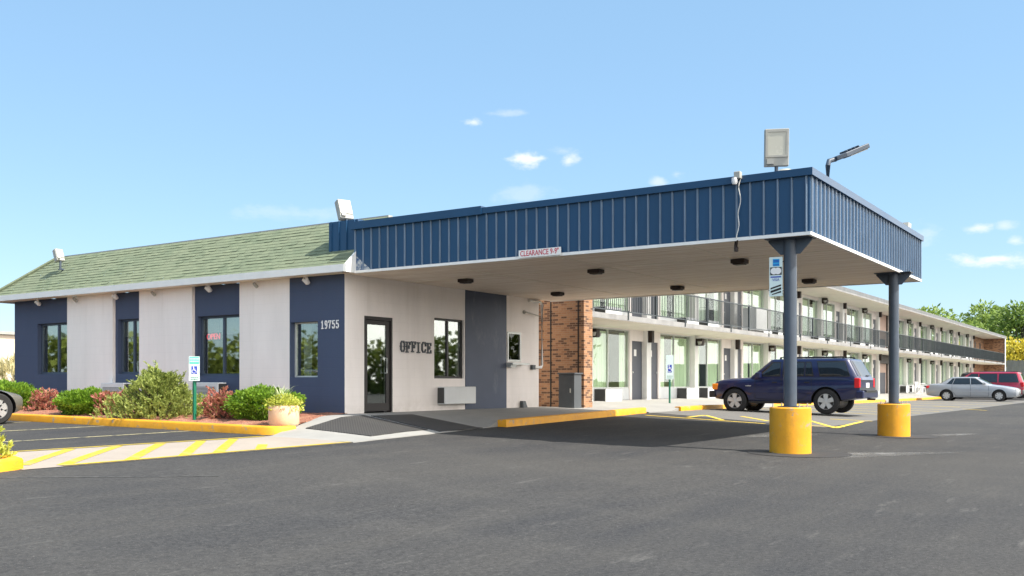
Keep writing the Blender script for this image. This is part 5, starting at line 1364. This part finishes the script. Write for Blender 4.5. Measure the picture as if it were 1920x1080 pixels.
            m.lathe([(wr * .655, -s * .02), (wr * .655, s * .004), (wr * .60, s * .006), (wr * .58, -s * .03)], (xw, yf, wr), axis='Y', n=36)
            rm = m.build('rim', M[P['rim']], wh, smooth=35, local=True); rm.parent = wh
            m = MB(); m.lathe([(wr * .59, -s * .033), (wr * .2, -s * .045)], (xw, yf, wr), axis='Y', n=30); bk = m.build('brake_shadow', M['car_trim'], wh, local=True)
    # fittings
    def boxpart(nm, mat, bx, bev=.01, sides=(1,)):
        for s in sides:
            m = MB()
            for (x0, x1, y0, y1, z0, z1) in bx: m.box(x0, x1, s * y0, s * y1, z0, z1)
            m.build(nm, M[mat], t, local=True, bevel=bev)
    for a in P['fit']: boxpart(*a)
    # door gaps as thin dark grooves
    if P.get('gaps'):
        bw = lambda x: max(0.1, lerp_tab(x, sorted((q[0], q[1]) for q in P['body'])))
        for s in (-1, 1):
            m = MB()
            for (x0, z0, x1, z1) in P['gaps']:
                N_ = 6; rows = []
                dx, dz_ = x1 - x0, z1 - z0; l = math.hypot(dx, dz_); nx_, nz_ = -dz_ / l * .006, dx / l * .006
                for i in range(N_ + 1):
                    u = i / N_; x = x0 + dx * u; z = z0 + dz_ * u; y = s * (bw(x) + .0065)
                    rows.append([(x + nx_, y, z + nz_), (x - nx_, y, z - nz_)])
                m.grid(rows)
            m.build('door_gap', M['car_trim'], t, local=True)
    return t
SUV = dict(paint='navy_car', wheel_r=.365, axles=(1.36, -1.36), track=.885, rim='rim', spokes=5, spoke_w=.30,
  body=[(2.12, .55, .52, .80, .0), (2.10, .68, .46, .86, .0), (2.02, .80, .42, .93, .01), (1.85, .855, .40, .985, .02), (1.55, .875, .38, 1.015, .03), (1.1, .885, .36, 1.035, .035), (.72, .885, .34, 1.055, .03), (.3, .885, .33, 1.065, 0), (-.4, .885, .33, 1.07, 0), (-1.1, .885, .34, 1.075, 0), (-1.7, .88, .38, 1.08, 0), (-2.02, .868, .42, 1.08, 0), (-2.22, .85, .46, 1.07, 0), (-2.29, .82, .52, 1.04, 0)],
  cabin=dict(z=(1.05, 1.60), f=(.98, .30), r=(-2.30, -1.98), w=(.865, .75), p=9),
  windows=[[(-.02, .12), (.66, .12), (.22, .80), (-.02, .80)], [(-.72, .12), (-.12, .12), (-.12, .80), (-.72, .80)], [(-1.0, .12), (-.78, .12), (-.78, .80), (-.90, .80)], [(-2.02, .10), (-1.20, .10), (-1.10, .82), (-1.86, .82)]],
  gaps=[(.72, .42, .72, 1.03), (-.07, .40, -.07, 1.04), (-.95, .72, -.95, 1.05), (-.72, .42, -.95, .72), (.72, .42, -.72, .42)],
  fit=[('front_bumper', 'car_trim', [(2.0, 2.20, -.84, .84, .46, .66)], .03), ('rear_bumper', 'navy_car', [(-2.40, -2.18, -.86, .86, .46, .68)], .03), ('bumper_pad', 'car_trim', [(-2.43, -2.26, -.62, .62, .64, .70)], .01), ('tow_hitch', 'car_trim', [(-2.52, -2.3, -.04, .04, .40, .46)], .005),
       ('headlight', 'headlamp', [(1.96, 2.125, .48, .70, .72, .88)], .02, (1, -1)), ('turn_lamp', 'amber', [(1.90, 2.09, .70, .835, .70, .88)], .02, (1, -1)), ('tail_light', 'tail', [(-2.30, -2.15, .74, .876, .76, 1.04)], .02, (1, -1)),
       ('grille', 'car_trim', [(2.05, 2.135, -.46, .46, .70, .88)], .01), ('roof_rail', 'car_trim', [(-1.80, .05, .58, .62, 1.635, 1.665), (.0, .06, .58, .62, 1.58, 1.635), (-1.81, -1.75, .58, .62, 1.58, 1.635)], .008, (1, -1)), ('crossbar', 'car_trim', [(-.35, -.30, -.58, .58, 1.635, 1.66), (-1.5, -1.45, -.58, .58, 1.635, 1.66)], .005),
       ('side_mirror', 'navy_car', [(.50, .66, .90, 1.06, 1.05, 1.21)], .025, (1, -1)), ('door_handle', 'car_trim', [(.05, .20, .885, .905, .90, .935), (-.90, -.75, .885, .905, .90, .935)], .006, (1, -1)), ('body_moulding', 'navy_car', [(-.98, .98, .880, .899, .60, .66)], .008, (1, -1)),
       ('badge', 'chrome', [(.84, 1.02, .886, .8925, .80, .83)], .002, (1, -1)), ('sill', 'car_trim', [(-.92, .92, .72, .87, .29, .37)], .02, (1, -1)), ('number_plate', 'plate', [(-2.315, -2.29, -.16, .16, .76, .90)], .003), ('rear_wiper', 'car_trim', [(-2.30, -2.27, -.25, .05, 1.10, 1.12)], .003)])
car('suv', 'dark navy blue four door SUV parked nose in before the guest rooms', (28.86, 9.27, G(28.0, 9.27)), R(90), SUV)
SED = dict(paint='silver_car', wheel_r=.315, axles=(1.38, -1.32), track=.86, rim='rim_cover', spokes=7, spoke_w=.26,
  body=[(2.34, .42, .42, .58, .0), (2.32, .62, .34, .66, .0), (2.22, .78, .26, .72, .02), (2.0, .85, .22, .77, .03), (1.6, .87, .21, .83, .04), (1.1, .875, .20, .89, .045), (.8, .88, .20, .925, .03), (.2, .885, .20, .94, 0), (-.6, .885, .20, .955, 0), (-1.3, .88, .21, .975, .0), (-1.75, .87, .24, .985, .02), (-2.1, .85, .28, .975, .02), (-2.32, .80, .32, .94, .01), (-2.42, .70, .36, .86, 0), (-2.44, .58, .42, .74, 0)],
  cabin=dict(z=(.93, 1.36), f=(1.02, .18), r=(-1.86, -1.12), w=(.835, .62), p=6),
  windows=[[(-.02, .10), (.62, .10), (.16, .82), (-.06, .82)], [(-.98, .10), (-.10, .10), (-.13, .82), (-.86, .82)], [(-1.30, .16), (-1.04, .12), (-.92, .80), (-1.0, .80)]],
  gaps=[(.86, .30, .86, .90), (-.06, .28, -.06, .94), (-1.02, .58, -1.02, .95), (-.80, .30, -1.02, .58), (.86, .30, -.80, .30)],
  fit=[('headlight', 'headlamp', [(2.02, 2.26, .48, .77, .58, .70)], .03, (1, -1)), ('tail_light', 'tail', [(-2.40, -2.22, .50, .815, .72, .88)], .03, (1, -1)), ('side_mirror', 'silver_car', [(.56, .74, .88, 1.04, .93, 1.06)], .03, (1, -1)), ('door_handle', 'silver_car', [(.04, .20, .884, .902, .80, .83), (-.92, -.76, .884, .902, .81, .84)], .006, (1, -1)), ('body_moulding', 'silver_car', [(-1.0, .98, .884, .896, .52, .57)], .006, (1, -1)), ('number_plate', 'plate', [(-2.455, -2.44, -.16, .16, .56, .68)], .003), ('lower_grille', 'car_trim', [(2.28, 2.345, -.40, .40, .36, .46)], .01)])
car('sedan', 'silver four door sedan parked tail in on the far side of the lot', (60.4, 8.72, G(60, 8.7)), R(-90), SED)
GRY = dict(SED); GRY['body'] = [(x if x < 1.4 else 1.4 + (x - 1.4) * .66, w_, zb, zt * (.84 if x > .9 else .9), cr) for x, w_, zb, zt, cr in SED['body']]; GRY['cabin'] = dict(z=(.83, 1.22), f=(.95, .1), r=(-1.86, -1.12), w=(.835, .62), p=6); GRY['paint'] = 'champagne_car'; GRY['rim'] = 'rim'; GRY['spokes'] = 6; GRY['spoke_w'] = .34; GRY['wheel_r'] = .325
GRY['fit'] = [a if a[1] != 'silver_car' else (a[0], 'champagne_car') + tuple(a[2:]) for a in SED['fit'] if a[0] not in ('headlight', 'lower_grille')] + [('headlight', 'headlamp', [(1.86, 1.98, .40, .62, .46, .55)], .03, (1, -1))]
car('sedan', 'grey beige car at the left edge, nose to the planting bed kerb', (9.24, 20.62, G(9.8, 20.4)), 0, GRY)
VAN = dict(paint='red_car', wheel_r=.325, axles=(1.5, -1.45), track=.90, rim='rim_cover', spokes=7, spoke_w=.26,
  body=[(2.36, .5, .40, .66, 0), (2.30, .74, .32, .78, .0), (2.1, .86, .26, .88, .02), (1.7, .91, .24, .98, .03), (1.35, .92, .23, 1.02, .02), (.6, .925, .22, 1.03, 0), (-.8, .925, .22, 1.04, 0), (-1.8, .92, .24, 1.05, 0), (-2.25, .89, .30, 1.05, 0), (-2.38, .84, .38, 1.03, 0)],
  cabin=dict(z=(1.03, 1.72), f=(1.70, .62), r=(-2.38, -2.12), w=(.90, .72), p=9),
  windows=[[(.22, .10), (1.2, .10), (.62, .82), (.22, .82)], [(-.88, .10), (.12, .10), (.12, .82), (-.88, .82)], [(-2.1, .10), (-1.0, .10), (-1.0, .82), (-1.95, .82)]],
  gaps=[(1.2, .3, 1.2, 1.0), (.17, .3, .17, 1.02), (-.95, .55, -.95, 1.03)],
  fit=[('headlight', 'headlamp', [(2.1, 2.32, .5, .78, .66, .80)], .03, (1, -1)), ('tail_light', 'tail', [(-2.395, -2.2, .76, .90, .78, 1.08)], .02, (1, -1)), ('rear_bumper', 'lamp_grey', [(-2.50, -2.3, -.88, .88, .36, .60)], .03), ('roof_rail', 'car_trim', [(-1.9, .2, .62, .66, 1.735, 1.77)], .008, (1, -1)), ('side_mirror', 'car_trim', [(1.05, 1.2, .93, 1.1, 1.05, 1.2)], .02, (1, -1)), ('number_plate', 'plate', [(-2.395, -2.38, -.16, .16, .70, .82)], .003)])
car('minivan', 'crimson minivan parked nose in behind the silver sedan', (68.6, 9.35, G(68, 9)), R(90), VAN)
BLK = dict(VAN); BLK['paint'] = 'black_car'
BLK['body'] = [(a, b_, c, d, e) for a, b_, c, d, e in VAN['body']]
car('dark_van', 'charcoal van showing only its roof behind the silver sedan', (74.2, 9.3, G(74, 9)), R(-90), BLK)
